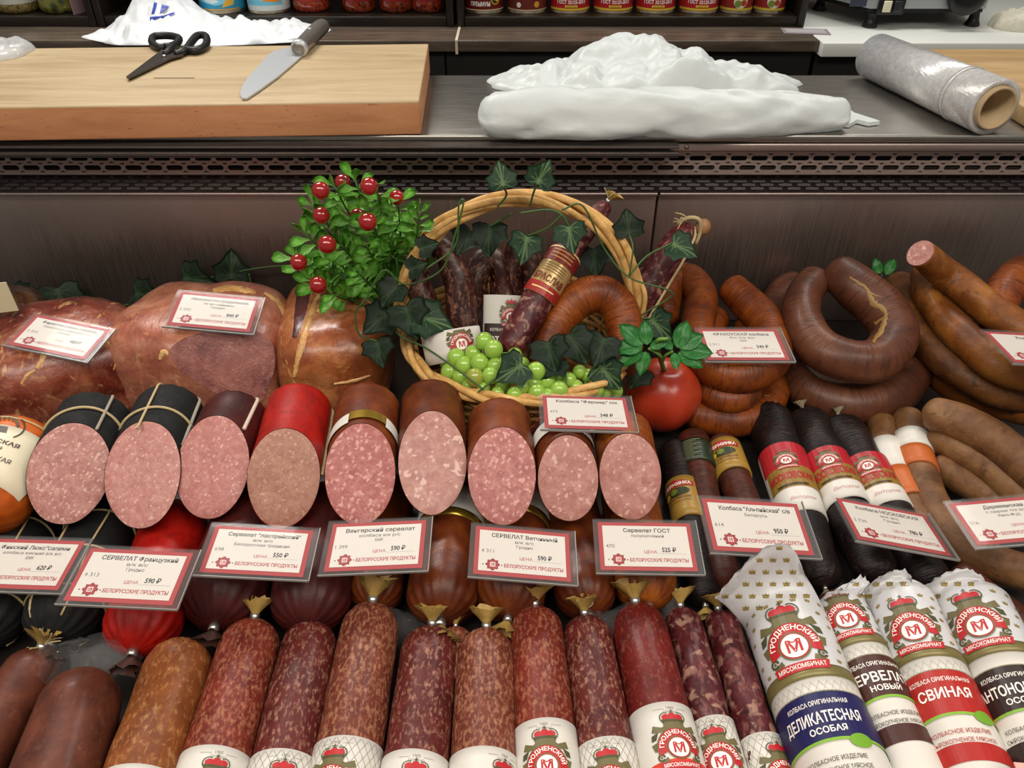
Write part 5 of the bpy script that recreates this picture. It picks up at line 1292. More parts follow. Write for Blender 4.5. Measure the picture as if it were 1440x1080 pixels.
# smoked horseshoe sausages in the far corner
SG = 'smoked horseshoe sausages in the corner'
o, t = tubes('horseshoe_sausage', 'smoked sausage with a pale sliced end leaning on the others', [(1294, 356, .992), (1330, 385, .957), (1380, 425, .94), (1430, 460, .93), (1490, 490, .92)], [38, 42, 46, 50, 52], 'amber_tan', SG, ends=('flat', 'round'), seed=71)
e_ = t.path[0]; cf = [e_ - t.T[0] * .0006 + t.rs[0] * (math.cos(a) * t.E1[0] + math.sin(a) * t.E2[0]) * q for q in (1.0, .7, .35) for a in np.linspace(0, 2 * math.pi, 28, endpoint=False)] + [e_ - t.T[0] * .0015]
part('cut_face', (np.array(cf), [[i * 28 + j, i * 28 + (j + 1) % 28, (i + 1) * 28 + (j + 1) % 28, (i + 1) * 28 + j] for i in range(2) for j in range(28)] + [[56 + j, 56 + (j + 1) % 28, 84] for j in range(28)]), MAT['cut_salmon'], o)
tubes('horseshoe_sausage', 'glossy smoked sausage with a tapered pale tip running under the corner price card', [(1294, 378, .925), (1308, 418, .918), (1345, 465, .91), (1395, 508, .905), (1450, 530, .90), (1500, 540, .895)], [28, 42, 46, 48, 50, 50], 'amber_tan', SG, seed=72)
tubes('horseshoe_sausage', 'smoked sausage lying between the glossy one and the liver rings', [(1262, 392, .892), (1275, 430, .886), (1300, 478, .88), (1345, 520, .872), (1400, 548, .865), (1460, 560, .86)], [40, 42, 44, 46, 48, 48], 'smoked_tan', SG, seed=73)
tubes('horseshoe_sausage', 'lowest smoked sausage of the corner heap, above the country pile', [(1302, 508, .835), (1345, 540, .838), (1400, 562, .84), (1470, 578, .842)], [46, 50, 52, 52], 'amber_tan', SG, seed=74)
tubes('horseshoe_sausage', 'brown sausage bend bulging up at the back behind the corner price card', [(1400, 470, .90), (1412, 410, .925), (1440, 385, .93), (1475, 400, .925), (1490, 450, .91)], [44, 50, 54, 54, 50], 'krakow', SG, seed=75)
# liver rings
LG = 'thick liver sausage rings'
oL, tL = tubes('ring_sausage', 'upper liver sausage ring with a tied end and yellow fat smears', [(1168, 374, .945), (1200, 402, .935), (1240, 435, .92), (1258, 470, .905), (1240, 502, .896), (1200, 508, .895), (1155, 492, .898), (1130, 455, .908), (1130, 418, .92), (1152, 388, .93)], [48, 62, 66, 64, 62, 60, 58, 54, 50, 44], 'liver', LG, seed=81, lump=.018, n=70, le=.6)
ch = [c_ for c_ in oL.children][0]; gL = (np.array([v.co[:] for v in ch.data.vertices]) + BASE[oL], [list(p_.vertices) for p_ in ch.data.polygons]); sn = snap(gL)
SMEAR = plain('fat_yellow', '#8a6a34', .45, grain=.35, gs=150)
for ln, w_ in (([(1195, 390), (1218, 405), (1228, 425), (1245, 440), (1240, 462), (1228, 482)], (2, 5, 8, 5, 8, 3)), ([(1222, 412), (1240, 418)], (4, 1)), ([(1230, 455), (1252, 440)], (4, 1))):
    gg = strip(sn, ln, w_, .0006, 8, .3)
    if len(gg[1]): part('fat_smear', gg, SMEAR, oL)
tubes('ring_sausage', 'lower liver sausage ring bulging out below the upper one', [(1262, 440, .85), (1282, 490, .842), (1272, 540, .835), (1225, 566, .832), (1165, 562, .832), (1122, 530, .836), (1112, 480, .842), (1125, 440, .85)], [54, 58, 60, 62, 62, 60, 56, 52], 'liver', LG, seed=82, lump=.018, n=60)
tubes('ring_sausage', 'liver sausage bend peeping out behind the upper ring beside the amber rings', [(1075, 500, .83), (1088, 440, .85), (1102, 408, .87), (1130, 395, .88)], [40, 42, 40, 36], 'liver', LG, seed=83, lump=.018)
# amber krakow rings
KG = 'amber ring sausages by the basket'
tubes('ring_sausage', 'wrinkled amber ring sausage lying on top, under its price card', [(932, 450, .885), (940, 405, .895), (966, 392, .90), (986, 420, .898), (980, 470, .89), (998, 515, .884), (1045, 528, .882), (1085, 505, .885), (1078, 458, .892), (1050, 425, .90), (1022, 398, .91)], [44, 46, 46, 46, 48, 50, 52, 52, 50, 48, 42], 'krakow', KG, seed=84, lump=.02, n=90, wr=.012, le=.5)
tubes('ring_sausage', 'bottom amber ring sausage curving behind the tomato', [(955, 520, .83), (965, 570, .828), (1005, 590, .826), (1055, 588, .826), (1085, 555, .828), (1080, 500, .832)], [42, 44, 46, 46, 46, 44], 'krakow', KG, seed=85, lump=.02, n=60, wr=.012)
tubes('ring_sausage', 'middle amber ring sausage squeezed between two rings beside the tomato', [(1010, 440, .872), (985, 500, .86), (1000, 553, .853), (1045, 556, .853), (1060, 500, .858), (1050, 450, .868)], [40, 42, 42, 42, 42, 40], 'krakow', KG, seed=86, lump=.02, n=60, wr=.012)

# ================================================================ smoked meats
mat_meat('meat_red', '#45201b', '#70382d', '#93604c', '#b08c62', 16, .60)
mat_meat('meat_ham', '#6d4036', '#8f5e4e', '#a57a66', '#b8966c', 12, .66)
mat_meat('meat_gold', '#5f3522', '#885436', '#a0714b', '#b8915c', 12, .64)
mat_meat('meat_dark', '#241611', '#412a1d', '#5f432a', '#75583a', 26, .6)
mat_meat('meat_cut', '#5d3434', '#7d4f4a', '#8f625a', '#a88478', 26, .70)
def blob(c, h, yaw, seed, amp=.012, e=2.6, nu=84, nv=56, sc=9, tilt=0.0, flatz=None, taper=0.0):
    V = []
    for i in range(nv + 1):
        ph = math.pi * i / nv
        for j in range(nu):
            a = 2 * math.pi * j / nu; d = np.array([math.sin(ph) * math.cos(a), math.sin(ph) * math.sin(a), math.cos(ph)])
            k = (abs(d[0]) ** e + abs(d[1]) ** e + abs(d[2]) ** e) ** (-1 / e); p = d * k
            p = p * np.array(h); p[0] *= 1 + taper * p[1] / h[1]
            n_ = fbm((p[0] + seed, p[1], p[2]), sc, 4); p = p * (1 + amp * 8 * n_)
            V.append(p)
    V = np.array(V) @ rotz(yaw).T; V = V + np.array([c[0], c[1], 0])
    V[:, 2] -= V[:, 2].min(); V[:, 2] += c[2]
    if flatz: V[:, 2] = np.maximum(V[:, 2], c[2] + .004)
    return V, grid_faces(nv + 1, nu)
def meat(label, px, zc, h, yaw, mat, seed, **kw):
    c = P(px[0], px[1], zc); c[2] = DECK + .0006
    o = thing('smoked_meat', label, 'meat', tuple(c), 'joints of smoked meat')
    g = blob(c, h, yaw, seed, **kw)
    return o, g
FATM = mat_meat('fat_pale', '#8f7048', '#ab8a5c', '#bd9f72', '#c9b084', 40, .7); LEAN = mat_meat('lean_dark', '#2c100e', '#45191a', '#5c2822', '#6f3b2e', 30, .75)
o, g = meat('reddish smoked meat joint with fat seams under a price card, next to the dark one', (98, 510), .87, (.094, .088, .066), .42, 'meat_red', 3.1, taper=-.12, amp=.010, e=3.2, sc=11); bo = part('meat_body', g, MAT['meat_red'], o); sn = snap(g)
for ln, w_ in (([(52, 518), (62, 500), (70, 495)], (5, 9, 3)), ([(30, 540), (38, 528), (50, 520)], (3, 6, 3)), ([(165, 425), (185, 440), (196, 462)], (3, 8, 4)), ([(150, 480), (165, 500), (160, 520)], (2, 6, 2))):
    gg = strip(sn, ln, w_, .0012, 8, .15)
    if len(gg[1]): part('fat_seam', gg, FATM, o)
for pg in ([(140, 480), (170, 470), (192, 490), (175, 520), (150, 530), (140, 510)], [(15, 545), (40, 535), (70, 548), (60, 572), (25, 572)]):
    gg = patch(sn, pg, .0008)
    if gg: part('lean_patch', gg, LEAN, o) if False else None
o, g = meat('large tan smoked ham with a sliced pink front face', (292, 492), .87, (.104, .090, .068), -.12, 'meat_ham', 7.7, amp=.009, e=3.6, taper=-.08)
# slice its front obliquely
bm = bmesh.new(); vs_ = [bm.verts.new(v) for v in g[0]]
for f_ in g[1]:
    try: bm.faces.new([vs_[i] for i in f_])
    except ValueError: pass
bmesh.ops.remove_doubles(bm, verts=list(bm.verts), dist=1e-6)
pc_ = P(335, 498, .905); pn = np.array(unit([.32, -.80, .52]))
r_ = bmesh.ops.bisect_plane(bm, geom=list(bm.verts) + list(bm.edges) + list(bm.faces), plane_co=pc_, plane_no=pn, clear_outer=True)
eg = [e for e in r_['geom_cut'] if isinstance(e, bmesh.types.BMEdge)]; fl = bmesh.ops.contextual_create(bm, geom=eg)['faces']
for f_ in bm.faces: f_.material_index = 0
for f_ in fl: f_.material_index = 1
bm.verts.index_update(); V = np.array([v.co[:] for v in bm.verts]); F = [[v.index for v in f_.verts] for f_ in bm.faces if f_ not in fl]; FC = [[v.index for v in f_.verts] for f_ in fl]
part('meat_body', (V, F), MAT['meat_ham'], o)
idx = FC[0]; e_ = V[idx]; cn = e_.mean(0); rg = [cn + (e_ - cn) * q + pn * (.0006 + .002 * (1 - q)) for q in (1, .8, .6, .4, .2)]; m_ = len(idx)
part('sliced_face', (np.vstack(rg + [cn + pn * .0026]), [[i * m_ + j, i * m_ + (j + 1) % m_, (i + 1) * m_ + (j + 1) % m_, (i + 1) * m_ + j] for i in range(4) for j in range(m_)] + [[4 * m_ + j, 4 * m_ + (j + 1) % m_, 5 * m_] for j in range(m_)]), MAT['meat_cut'], o)
sn = snap((V, F))
fl_ = []
for q_, r_ in (((248, 486), .006), ((258, 480), .010), ((272, 474), .010), ((290, 470), .008), ((306, 472), .004)):
    h = sn(*q_); fl_.append((h[0] + h[1] * .002, r_) if h else (P(q_[0], q_[1], .93), r_))
tf = Tube([f_[0] for f_ in fl_], [f_[1] for f_ in fl_], ('round', 'round')); part('dried_flap', tf.surf(20, 20, .16, 0, 4), MAT['meat_dark'], o)
for ln, w_ in (([(300, 409), (320, 405), (345, 408), (360, 412)], (6, 10, 8, 3)), ([(372, 412), (392, 425), (402, 450), (398, 490), (400, 520)], (3, 8, 9, 7, 4)), ([(225, 505), (230, 495), (240, 500)], (4, 9, 4)), ([(258, 515), (250, 500), (246, 512)], (3, 7, 3))):
    gg = strip(sn, ln, w_, .0018, 8, .15)
    if len(gg[1]): part('fat_seam', gg, FATM, o)
o, g = meat('golden brown smoked meat joint with a pale fat seam, beside the berry plant', (474, 488), .87, (.068, .090, .068), .04, 'meat_gold', 12.4, amp=.009, e=3.8); part('meat_body', g, MAT['meat_gold'], o); sn = snap(g)
for ln, w_ in (([(452, 408), (440, 435), (430, 465), (420, 500), (414, 530)], (4, 9, 10, 8, 5)), ([(446, 440), (458, 425)], (6, 2)), ([(470, 540), (500, 535), (520, 528)], (3, 6, 3))):
    gg = strip(sn, ln, w_, .0018, 8, .12)
    if len(gg[1]): part('fat_seam', gg, FATM, o)
gg = strip(sn, [(428, 405), (422, 440), (414, 475)], (20, 16, 6), .001)
if len(gg[1]): part('lean_stripe', gg, LEAN, o)
o, g = meat('small dark crusty meat joint beside the reddish joint', (8, 470), .86, (.062, .07, .058), .2, 'meat_dark', 17.9, amp=.018, sc=14); part('meat_body', g, MAT['meat_dark'], o)
# ================================================================ wicker basket and contents
WICK = mat_casing('wicker', '#96794e', '#b99a68', '#cdb285', 60, .5, .3, body=False)
bcx, bcy, brz, brr = .011, .772, .918, .142
bk = thing('wicker_basket', 'round wicker basket with a tall plaited handle, filled with sausages and grapes', 'basket', (bcx, bcy, DECK))
def ring_pts(r, z, n=96, ph=0, wob=0, k=14, zw=0, a0=0.0): 
    a = np.linspace(0, 2 * math.pi, n, endpoint=False) + a0
    return np.stack([bcx + (r + wob * np.sin(k * a + ph)) * np.cos(a), bcy + (r + wob * np.sin(k * a + ph)) * np.sin(a), z + zw * np.cos(k * a + ph)], 1)
def closed(pts, r, seg=6): return wire(np.vstack([pts, pts[:1]]), r, seg, 2, False)
nw = 15
for i in range(nw):
    q = i / (nw - 1); z = DECK + .006 + q * (brz - DECK - .016); r = .098 + (.132 - .098) * q
    part('weaver', closed(ring_pts(r, z, 112, math.pi * (i % 2), .0028), .0034, 6), WICK, bk)
st = []
for k in range(28):
    a = 2 * math.pi * (k + .5) / 28; ca, sa = math.cos(a), math.sin(a)
    st.append(wire([(bcx + .098 * ca, bcy + .098 * sa, DECK + .002), (bcx + .134 * ca, bcy + .134 * sa, brz)], .0026, 6, 2))
part('stakes', join(*st), WICK, bk)
part('base_disc', lathe([(.095, .001), (.097, .003), (.095, .006)], 40, (bcx, bcy, DECK)), WICK, bk)
for k in range(3): part('rim_cane', closed(ring_pts(.136, brz, 150, 2.094 * k, .0045, 6, .0045), .0042, 7), WICK, bk)
# handle arch (plane through the basket centre), five twisted canes
A = np.linspace(0, math.pi, 70); hp = np.stack([bcx + .138 * np.cos(A), bcy + .008 * np.sin(A) + 0 * A, brz + .164 * np.sin(A) ** .85], 1)
hp = np.vstack([[bcx + .118, bcy, DECK + .05], hp, [bcx - .118, bcy, DECK + .05]])
hp = catmull(hp[::4] if len(hp) % 4 == 1 else np.vstack([hp[::4], hp[-1:]]), 6)
T_ = np.gradient(hp, axis=0); T_ /= np.linalg.norm(T_, axis=1)[:, None]; N_ = np.tile([0, 1.0, 0], (len(hp), 1)); B_n = np.cross(T_, N_)
for k in range(5):
    ph = 2 * math.pi * k / 5 + np.linspace(0, 9, len(hp)) + .5 * np.sin(np.linspace(0, 14, len(hp)) + k * 2); rr_ = .0085 + .0022 * np.sin(np.linspace(0, 11, len(hp)) + k * 1.7)
    pts = hp + rr_[:, None] * (np.cos(ph)[:, None] * N_ + np.sin(ph)[:, None] * B_n * .8); part('handle_cane', wire(pts, .0042 + .0006 * (k % 3 - 1), 8, 2, False), WICK, bk)

BG = 'dark dry sausages standing in the basket'
def bsk(label, pl, w_, mat, seed, ends=('round', 'round'), lump=.10, name='dry_sausage', tails=(0, 0), group=BG, wr=.01):
    pts = [PY(*q) for q in pl]; k = np.interp(np.linspace(0, 1, len(pts)), np.linspace(0, 1, len(np.atleast_1d(w_))), np.atleast_1d(w_))
    t = Tube(pts, [a / 2 / scale_at(p) for a, p in zip(k, pts)], ends, .9); o = thing(name, label, 'sausage', tuple(t.path[np.argmin(t.path[:, 2])]), group)
    part('casing', t.surf(44, 36, lump, .08, seed, lf=.9, wr=wr), MAT[mat], o)
    for e in (0, 1):
        if tails[e]: tail(t, e, .011, o, None, 1, seed)
    return o, t
o, t = bsk('folded dark dry sausage with a white crest label round both limbs', [(612, 520, .735), (600, 440, .765), (588, 392, .785), (600, 352, .80), (620, 346, .80), (638, 372, .79), (648, 420, .77), (655, 520, .735)], [34, 36, 34, 32, 32, 38, 44, 44], 'sudjuk', 91)
tl_ = Tube([PY(641, 508, .715), PY(633, 466, .735)], [.033, .0335], ('flat', 'flat'))
lb = part('label_band', tl_.band(0, tl_.L, .0005, 44, 4, -1.75, 1.75), PAPER, o); D = Decal(); D.put(CREST, .008, -.016, .026, 1); print_part('print', D.bake(.005, (-.05, .05, -.036, 0)), tl_.mapper(tl_.L - .002, .05, .0012), lb)
bsk('dark folded dry sausage rising behind the crest labelled one', [(676, 480, .775), (668, 400, .81), (682, 368, .825), (700, 372, .825), (708, 410, .81), (704, 480, .775)], [34, 36, 36, 36, 36, 34], 'sudjuk', 92)
bsk('dark folded dry sausage behind the brown printed packet', [(728, 470, .79), (722, 400, .815), (722, 350, .835), (738, 348, .835), (752, 385, .82), (752, 460, .79)], [28, 30, 30, 30, 34, 34], 'sudjuk', 93)
o, t = bsk('mottled salami with a gold and red label leaning across the basket', [(712, 500, .70), (745, 440, .735), (785, 375, .775), (815, 330, .81), (842, 300, .835), (855, 286, .845)], [44, 44, 42, 38, 28, 20], 'salami_chunk', 94, ('round', 'tied'), .05, 'salami', (0, 1), None)
s0, s1 = spx(t, (0, 0), .9), 0; 
def sp3(t, p): return float(t.cum[np.argmin(np.linalg.norm(t.path - p, axis=1))])
s0, s1 = sp3(t, PY(757, 422, .75)), sp3(t, PY(797, 356, .785))
lb = part('label_band', t.band(s0, s1, .0022, 44, 8), plain('label_champagne', '#b79a62', .3, .3), o); D = Decal(); Hh = s1 - s0
D.rect(-.05, -Hh * .32, .05, 0, '#7c1f1c', 1); D.rect(-.05, -Hh, .05, -Hh * .78, '#9c2420', 1); D.rect(-.05, -Hh * .05, .05, -Hh * .02, '#d9c48a', 2)
for k in range(3): D.line(-.012, -Hh * (.1 + .07 * k), .012, -Hh * (.1 + .07 * k), .0012, '#c99a4e', 2)
for k in range(4): D.line(-.013, -Hh * (.38 + .05 * k), .012, -Hh * (.38 + .05 * k), .0007, '#6a4a2c', 2)
D.text('БРАСЛАВ', 0, -Hh * .73, .0105, '#6a1a16', 2, .03, width=.034); D.line(-.012, -Hh * .9, .012, -Hh * .87, .0016, '#e2c98c', 2)
print_part('print', D.bake(.005), t.mapper(s1, -.1, .0027), lb)
o, t = bsk('purple salami hung with pale twine, sticking out beyond the basket handle', [(872, 470, .80), (905, 415, .83), (940, 360, .855), (962, 330, .87), (975, 318, .876)], [52, 52, 48, 34, 18], 'salami_chunk', 95, ('round', 'tied'), .05, 'salami', (0, 0), None)
e_ = t.path[-1]; part('casing_knob', blob((e_[0] + .012, e_[1], e_[2] - .012), (.010, .009, .011), 0, 2.0, .004, 2, 20, 14), plain('knob_tan', '#a0724e', .4, grain=.2), o)
part('twine', join(wire(t.at(np.linspace(t.L * .15, t.L, 20), np.full(20, .95), .0015), .0018, 6, 2, False), wire([e_ + np.array(q) for q in ((-.02, 0, .004), (-.008, -.006, .014), (.004, -.008, .012), (.008, -.006, -.004), (.004, -.008, -.02))], .0026, 7, 6), fray(e_ + np.array([-.006, 0, .008]), (-1, 0, .2), 6, .022, .001, 3, .35)), TWINE, o)
tubes('ring_sausage', 'glossy amber ring sausage standing up as an arch inside the basket', [(760, 520, .905), (783, 455, .945), (812, 422, .965), (846, 414, .97), (872, 436, .955), (880, 485, .93), (872, 530, .905)], [50, 54, 54, 54, 52, 48, 44], 'krakow', None, seed=96, lump=.015, wr=.006, n=60)
# brown printed packet
tp = Tube([PY(709, 500, .735), PY(712, 416, .775)], [.0255, .0265], ('flat', 'flat')); o = thing('sausage_packet', 'white and brown printed sausage packet in the basket, lettered ОТ БА', 'packet', tuple(tp.path[0]))
g = tp.surf(10, 40); c_ = tp.path.mean(0); e1 = tp.E1[0]; V = g[0] - ((g[0] - c_) @ e1)[:, None] * e1 * .55
bd_ = part('pouch', (V, g[1]), plain('packet_white', '#c9c6bd', .3), o, smooth=.9); D = Decal()
D.rect(-.031, -.09, .031, -.030, '#2c1814', 1); D.put(CREST, .006, -.022, .022, 2); D.text('КОЛБАСА ОРИГ', -.002, -.0385, .0045, '#d9d4c8', 2, .01, width=.034); D.text('ОТ БАБУШКИ', .012, -.0525, .0105, '#e8e3d8', 2, .03, width=.062); D.rect(-.031, -.061, .031, -.0585, '#7fae35', 2)
def pk(X):
    q = tp.at(tp.L - .003 + X[:, 1], X[:, 0] / .026, .0); q = q - ((q - c_) @ e1)[:, None] * e1 * .55; return q + e1 * (.0008 + X[:, 2:3] * .0003)
print_part('print', D.bake(.004, (-.031, .024, -.075, 0)), pk, bd_)

# ================================================================ grapes, tomato, greenery
def uvsphere(r, nu=20, nv=12):
    V = []; 
    for i in range(nv + 1):
        ph = math.pi * i / nv
        for j in range(nu): a = 2 * math.pi * j / nu; V.append((r * math.sin(ph) * math.cos(a), r * math.sin(ph) * math.sin(a), r * math.cos(ph)))
    return np.array(V), grid_faces(nv + 1, nu)
n = NB('grape_green'); f = n.noise(25, 3, .5); n.done(n.ramp(f, [(.3, '#83ac3c'), (.6, '#a2c957'), (.85, '#b9d778')]), .12, 0, .45, .6, .3); n.b.inputs['Subsurface Scale'].default_value = .006; n.b.inputs['Subsurface Radius'].default_value = (.6, 1, .3); GRAPE = n.m
n = NB('grape_blush'); f = n.noise(60, 3, .5); n.done(n.ramp(f, [(.4, '#8fb84c'), (.65, '#a87a3a')]), .12, 0, .2, .6, .3); GRAPEB = n.m
gp0 = PY(720, 545, .67); gr = thing('grape_bunch', 'bunch of glossy green artificial grapes draped over the basket rim', 'grapes', (gp0[0], gp0[1], brz - .01))
gme = mk(*uvsphere(1.0), GRAPE, name='grape'); gmb = mk(*uvsphere(1.0), GRAPEB, name='grape_blush')
gpx = [(681, 480, 23, .69), (694, 491, 24, .68), (666, 497, 22, .69), (642, 503, 24, .69), (653, 514, 24, .68), (675, 510, 24, .675), (697, 515, 22, .67), (633, 523, 24, .685), (648, 530, 22, .675), (668, 531, 24, .66), (690, 528, 22, .66), (711, 509, 24, .68), (724, 500, 20, .69), (628, 508, 20, .70),
       (706, 540, 22, .66), (754, 522, 24, .66), (750, 540, 22, .655), (768, 537, 24, .66), (783, 530, 20, .67), (755, 552, 23, .645), (724, 555, 21, .645), (786, 549, 24, .648), (800, 535, 20, .665), (815, 523, 18, .68), (826, 528, 18, .68), (838, 548, 22, .665), (850, 549, 22, .672), (865, 550, 20, .68), (770, 556, 18, .642), (700, 553, 18, .65),
       (659, 543, 18, .665), (720, 525, 20, .665), (736, 545, 20, .652), (810, 545, 20, .66), (822, 552, 20, .66), (735, 512, 18, .68), (680, 546, 18, .655), (640, 540, 16, .675)]
rg = random.Random(4)
for k, (x, y, w_, Y) in enumerate(gpx):
    p = PY(x, y, Y); s_ = w_ * .56 / scale_at(p)
    a = rg.uniform(0, 6.28); inst('grape', gmb if k == 9 else gme, gr, p, rotz(a) @ np.diag([1, 1, 1.06]), s_)
part('grape_stem', join(wire([PY(616, 500, .70), PY(640, 512, .70), PY(700, 530, .68), PY(770, 545, .665), PY(860, 550, .69)], .0022, 6), wire([PY(612, 498, .70), PY(622, 504, .70)], .004, 6)), plain('stem_green', '#5f8a34', .5), gr)
# tomato
n = NB('tomato_red'); f = n.noise(14, 3, .5, .3); n.bump(n.noise(40, 3), .15, .003); n.done(n.ramp(f, [(.3, '#9c2a18'), (.55, '#b23820'), (.8, '#bf5230')]), .3, 0, .08, .5, .15); TOM = n.m
tc = P(931, 555, .850); rT = 53.5 / scale_at(tc)
tm = thing('artificial_tomato', 'large red artificial tomato lying beside the basket', 'tomato', (tc[0], tc[1], tc[2] - rT))
V, F = uvsphere(1, 48, 32); a = np.arctan2(V[:, 1], V[:, 0]); hh = V[:, 2].copy()
lob = 1 + .035 * np.cos(5 * a + .6) * (1 - hh ** 2) ** .5; V[:, :2] *= lob[:, None]; V[:, 2] = hh * .93 - .14 * np.exp(-((V[:, 0] ** 2 + V[:, 1] ** 2) / .08)) * (hh > 0) 
V = V * np.array([1.0, 1.0, 1.06]); V[:, 0] *= 1 - .1 * np.clip(-hh, 0, 1)
part('fruit', (V * rT + tc, F), TOM, tm)

# leaf meshes -------------------------------------------------------------
def leafmat(name, lo, hi, vein, rough=.38):
    n = NB(name); at = n.n('ShaderNodeAttribute'); at.attribute_name = 'vein'
    f = n.noise(60, 3, .6); c = n.ramp(f, [(.3, lo), (.7, hi)]); c = n.mix(n.ramp(at.outputs['Fac'], [(.0, .7), (.045, 0)]), c, vein)
    tr = n.n('ShaderNodeBsdfTranslucent'); n.l(c, tr.inputs[0]); m = n.n('ShaderNodeMixShader'); m.inputs[0].default_value = .1
    n.done(c, rough, spec=.3); n.l(n.b.outputs[0], m.inputs[1]); n.l(tr.outputs[0], m.inputs[2]); n.l(m.outputs[0], n.o.inputs[0]); return n.m
IVYM = leafmat('ivy_green', '#12261a', '#1e4024', '#6f8f5a', .5); IVYD = leafmat('ivy_dark', '#0b180d', '#132816', '#334d2c', .55)
SPRM = leafmat('sprig_green', '#3f8020', '#63a832', '#86bb58', .35); TOMM = leafmat('broad_green', '#1f5a26', '#367a38', '#4d8f4e', .35)
def leafmesh(outline, mat, name, fold=.15, curl=.25, seed=0, rings=6):
    """outline: (x,y) around, tip at +y, stalk at origin; polar mesh with vein distance"""
    o = np.array(outline, float); n_ = len(o); c = np.array([0, o[:, 1].mean() * .55]); V = []; ve = []
    rs = np.random.RandomState(seed); sg = [(np.array([0, 0.0]), np.array([0, o[:, 1].max()]))]
    for k in range(n_):
        if k % max(1, n_ // 9) == 0: sg.append((np.array([0, o[:, 1].max() * .08]), o[k] * .92))
    def vd(p, lim):
        d = 9
        for i, (a, b) in enumerate(sg[:lim]):
            t_ = np.clip(((p - a) @ (b - a)) / ((b - a) @ (b - a) + 1e-9), 0, 1); d = min(d, np.linalg.norm(p - a - t_ * (b - a)) * (1 if i == 0 else 1.6))
        return d
    for r in range(rings + 1):
        q = r / rings
        for k in range(n_):
            p = c + (o[k] - c) * q; z = fold * abs(p[0]) - curl * (p[1] - .3) ** 2 + .03 * math.sin(7 * p[0] + seed) * q + .02 * math.sin(9 * p[1] + seed)
            V.append((p[0], p[1], z)); ve.append(vd(p, 99))
    F = [[i * n_ + j, i * n_ + (j + 1) % n_, (i + 1) * n_ + (j + 1) % n_, (i + 1) * n_ + j][::-1] for i in range(rings) for j in range(n_)]
    V = np.array(V); b = len(V); V = np.vstack([V, V - np.array([0, 0, .012])]); ve = ve + ve
    F2 = [[x + b for x in f_][::-1] for f_ in F]; rim = [[rings * n_ + j, rings * n_ + (j + 1) % n_, b + rings * n_ + (j + 1) % n_, b + rings * n_ + j] for j in range(n_)]
    me = mk(V, F + F2 + rim, mat, name=name); at = me.attributes.new('vein', 'FLOAT', 'POINT'); at.data.foreach_set('value', np.asarray(ve, np.float32)); return me
ivy_out = [(0, 0), (.16, -.10), (.36, -.12), (.56, -.02), (.52, .18), (.62, .40), (.42, .50), (.30, .62), (.18, .82), (0, 1.0), (-.18, .82), (-.30, .62), (-.42, .50), (-.62, .40), (-.52, .18), (-.56, -.02), (-.36, -.12), (-.16, -.10)]
def dens(o):
    o = np.array(o); return [tuple(o[i] * (1 - t_) + o[(i + 1) % len(o)] * t_) for i in range(len(o)) for t_ in (0, .5)]
IVY = [leafmesh(dens(ivy_out), m, 'ivy_leaf', .22, .25, s_) for s_, m in ((1, IVYM), (2, IVYM), (3, IVYD))]
spat = [(0, 0), (.05, .2), (.10, .4), (.22, .62), (.25, .78), (.18, .92), (0, 1), (-.18, .92), (-.25, .78), (-.22, .62), (-.10, .4), (-.05, .2)]
SPR = [leafmesh(spat, SPRM, 'sprig_leaf', .35, .5 * k - .3, k + 5, 3) for k in range(3)]
brd = [(0, 0), (.15, .08), (.27, .28), (.30, .5), (.21, .78), (0, 1), (-.21, .78), (-.30, .5), (-.27, .28), (-.15, .08)]
BRD = [leafmesh(dens(brd), TOMM, 'broad_leaf', .2, .35, k + 9, 4) for k in range(2)]
def leaf_frame(tipdir, facing):
    y = unit(tipdir); z = np.asarray(facing, float); z = unit(z - (z @ y) * y); x = np.cross(y, z); return basis(x, y, z)
def img_dir(p, dx, dy, toward=0.0):
    """world direction that shows as (dx, dy) in the picture at p, plus a bit toward the viewer"""
    c = unit(CAM - p); return unit(RT * dx - UPV * dy + c * toward)
# tomato leaves
tp0 = PY(924, 484, .69)
for (x, y, dx, dy, s_, tw) in ((912, 488, -.75, -.7, 44, .2), (912, 490, -1, .05, 44, .3), (910, 494, -.85, .6, 42, .5), (918, 488, -.1, -1, 36, .1), (916, 497, -.2, .8, 36, .6), (922, 492, .7, -.3, 26, .3),
                               (944, 492, .35, -.9, 42, .1), (946, 492, .8, -.45, 40, .2), (948, 495, 1, .05, 46, .35), (946, 498, .8, .45, 40, .5), (940, 499, .1, .6, 26, .6), (938, 494, -.5, -.5, 24, .2)):
    p = PY(x + (-8 if x < 930 else 8), y - 3, .688); inst('leaf', BRD[int(s_) % 2], tm, p, leaf_frame(img_dir(p, dx, dy, tw * .6), unit(CAM - p) + np.array([.25 * dx, 0, .5])), s_ / scale_at(p))
part('leaf_stalk', join(wire([PY(912, 490, .689), PY(928, 500, .692), PY(932, 508, .70)], .0016, 6), wire([PY(946, 494, .689), PY(936, 500, .692), PY(932, 508, .70)], .0016, 6)), plain('stem_green', '#5f8a34', .5), tm)
part('stalk', wire([tc + np.array([-.002, -.002, rT * .8]), tp0 + np.array([0, .002, 0]), tp0 + np.array([.01, -.004, .01])], [.003, .0025, .002], 7), plain('stem_green', '#5f8a34', .5), tm)

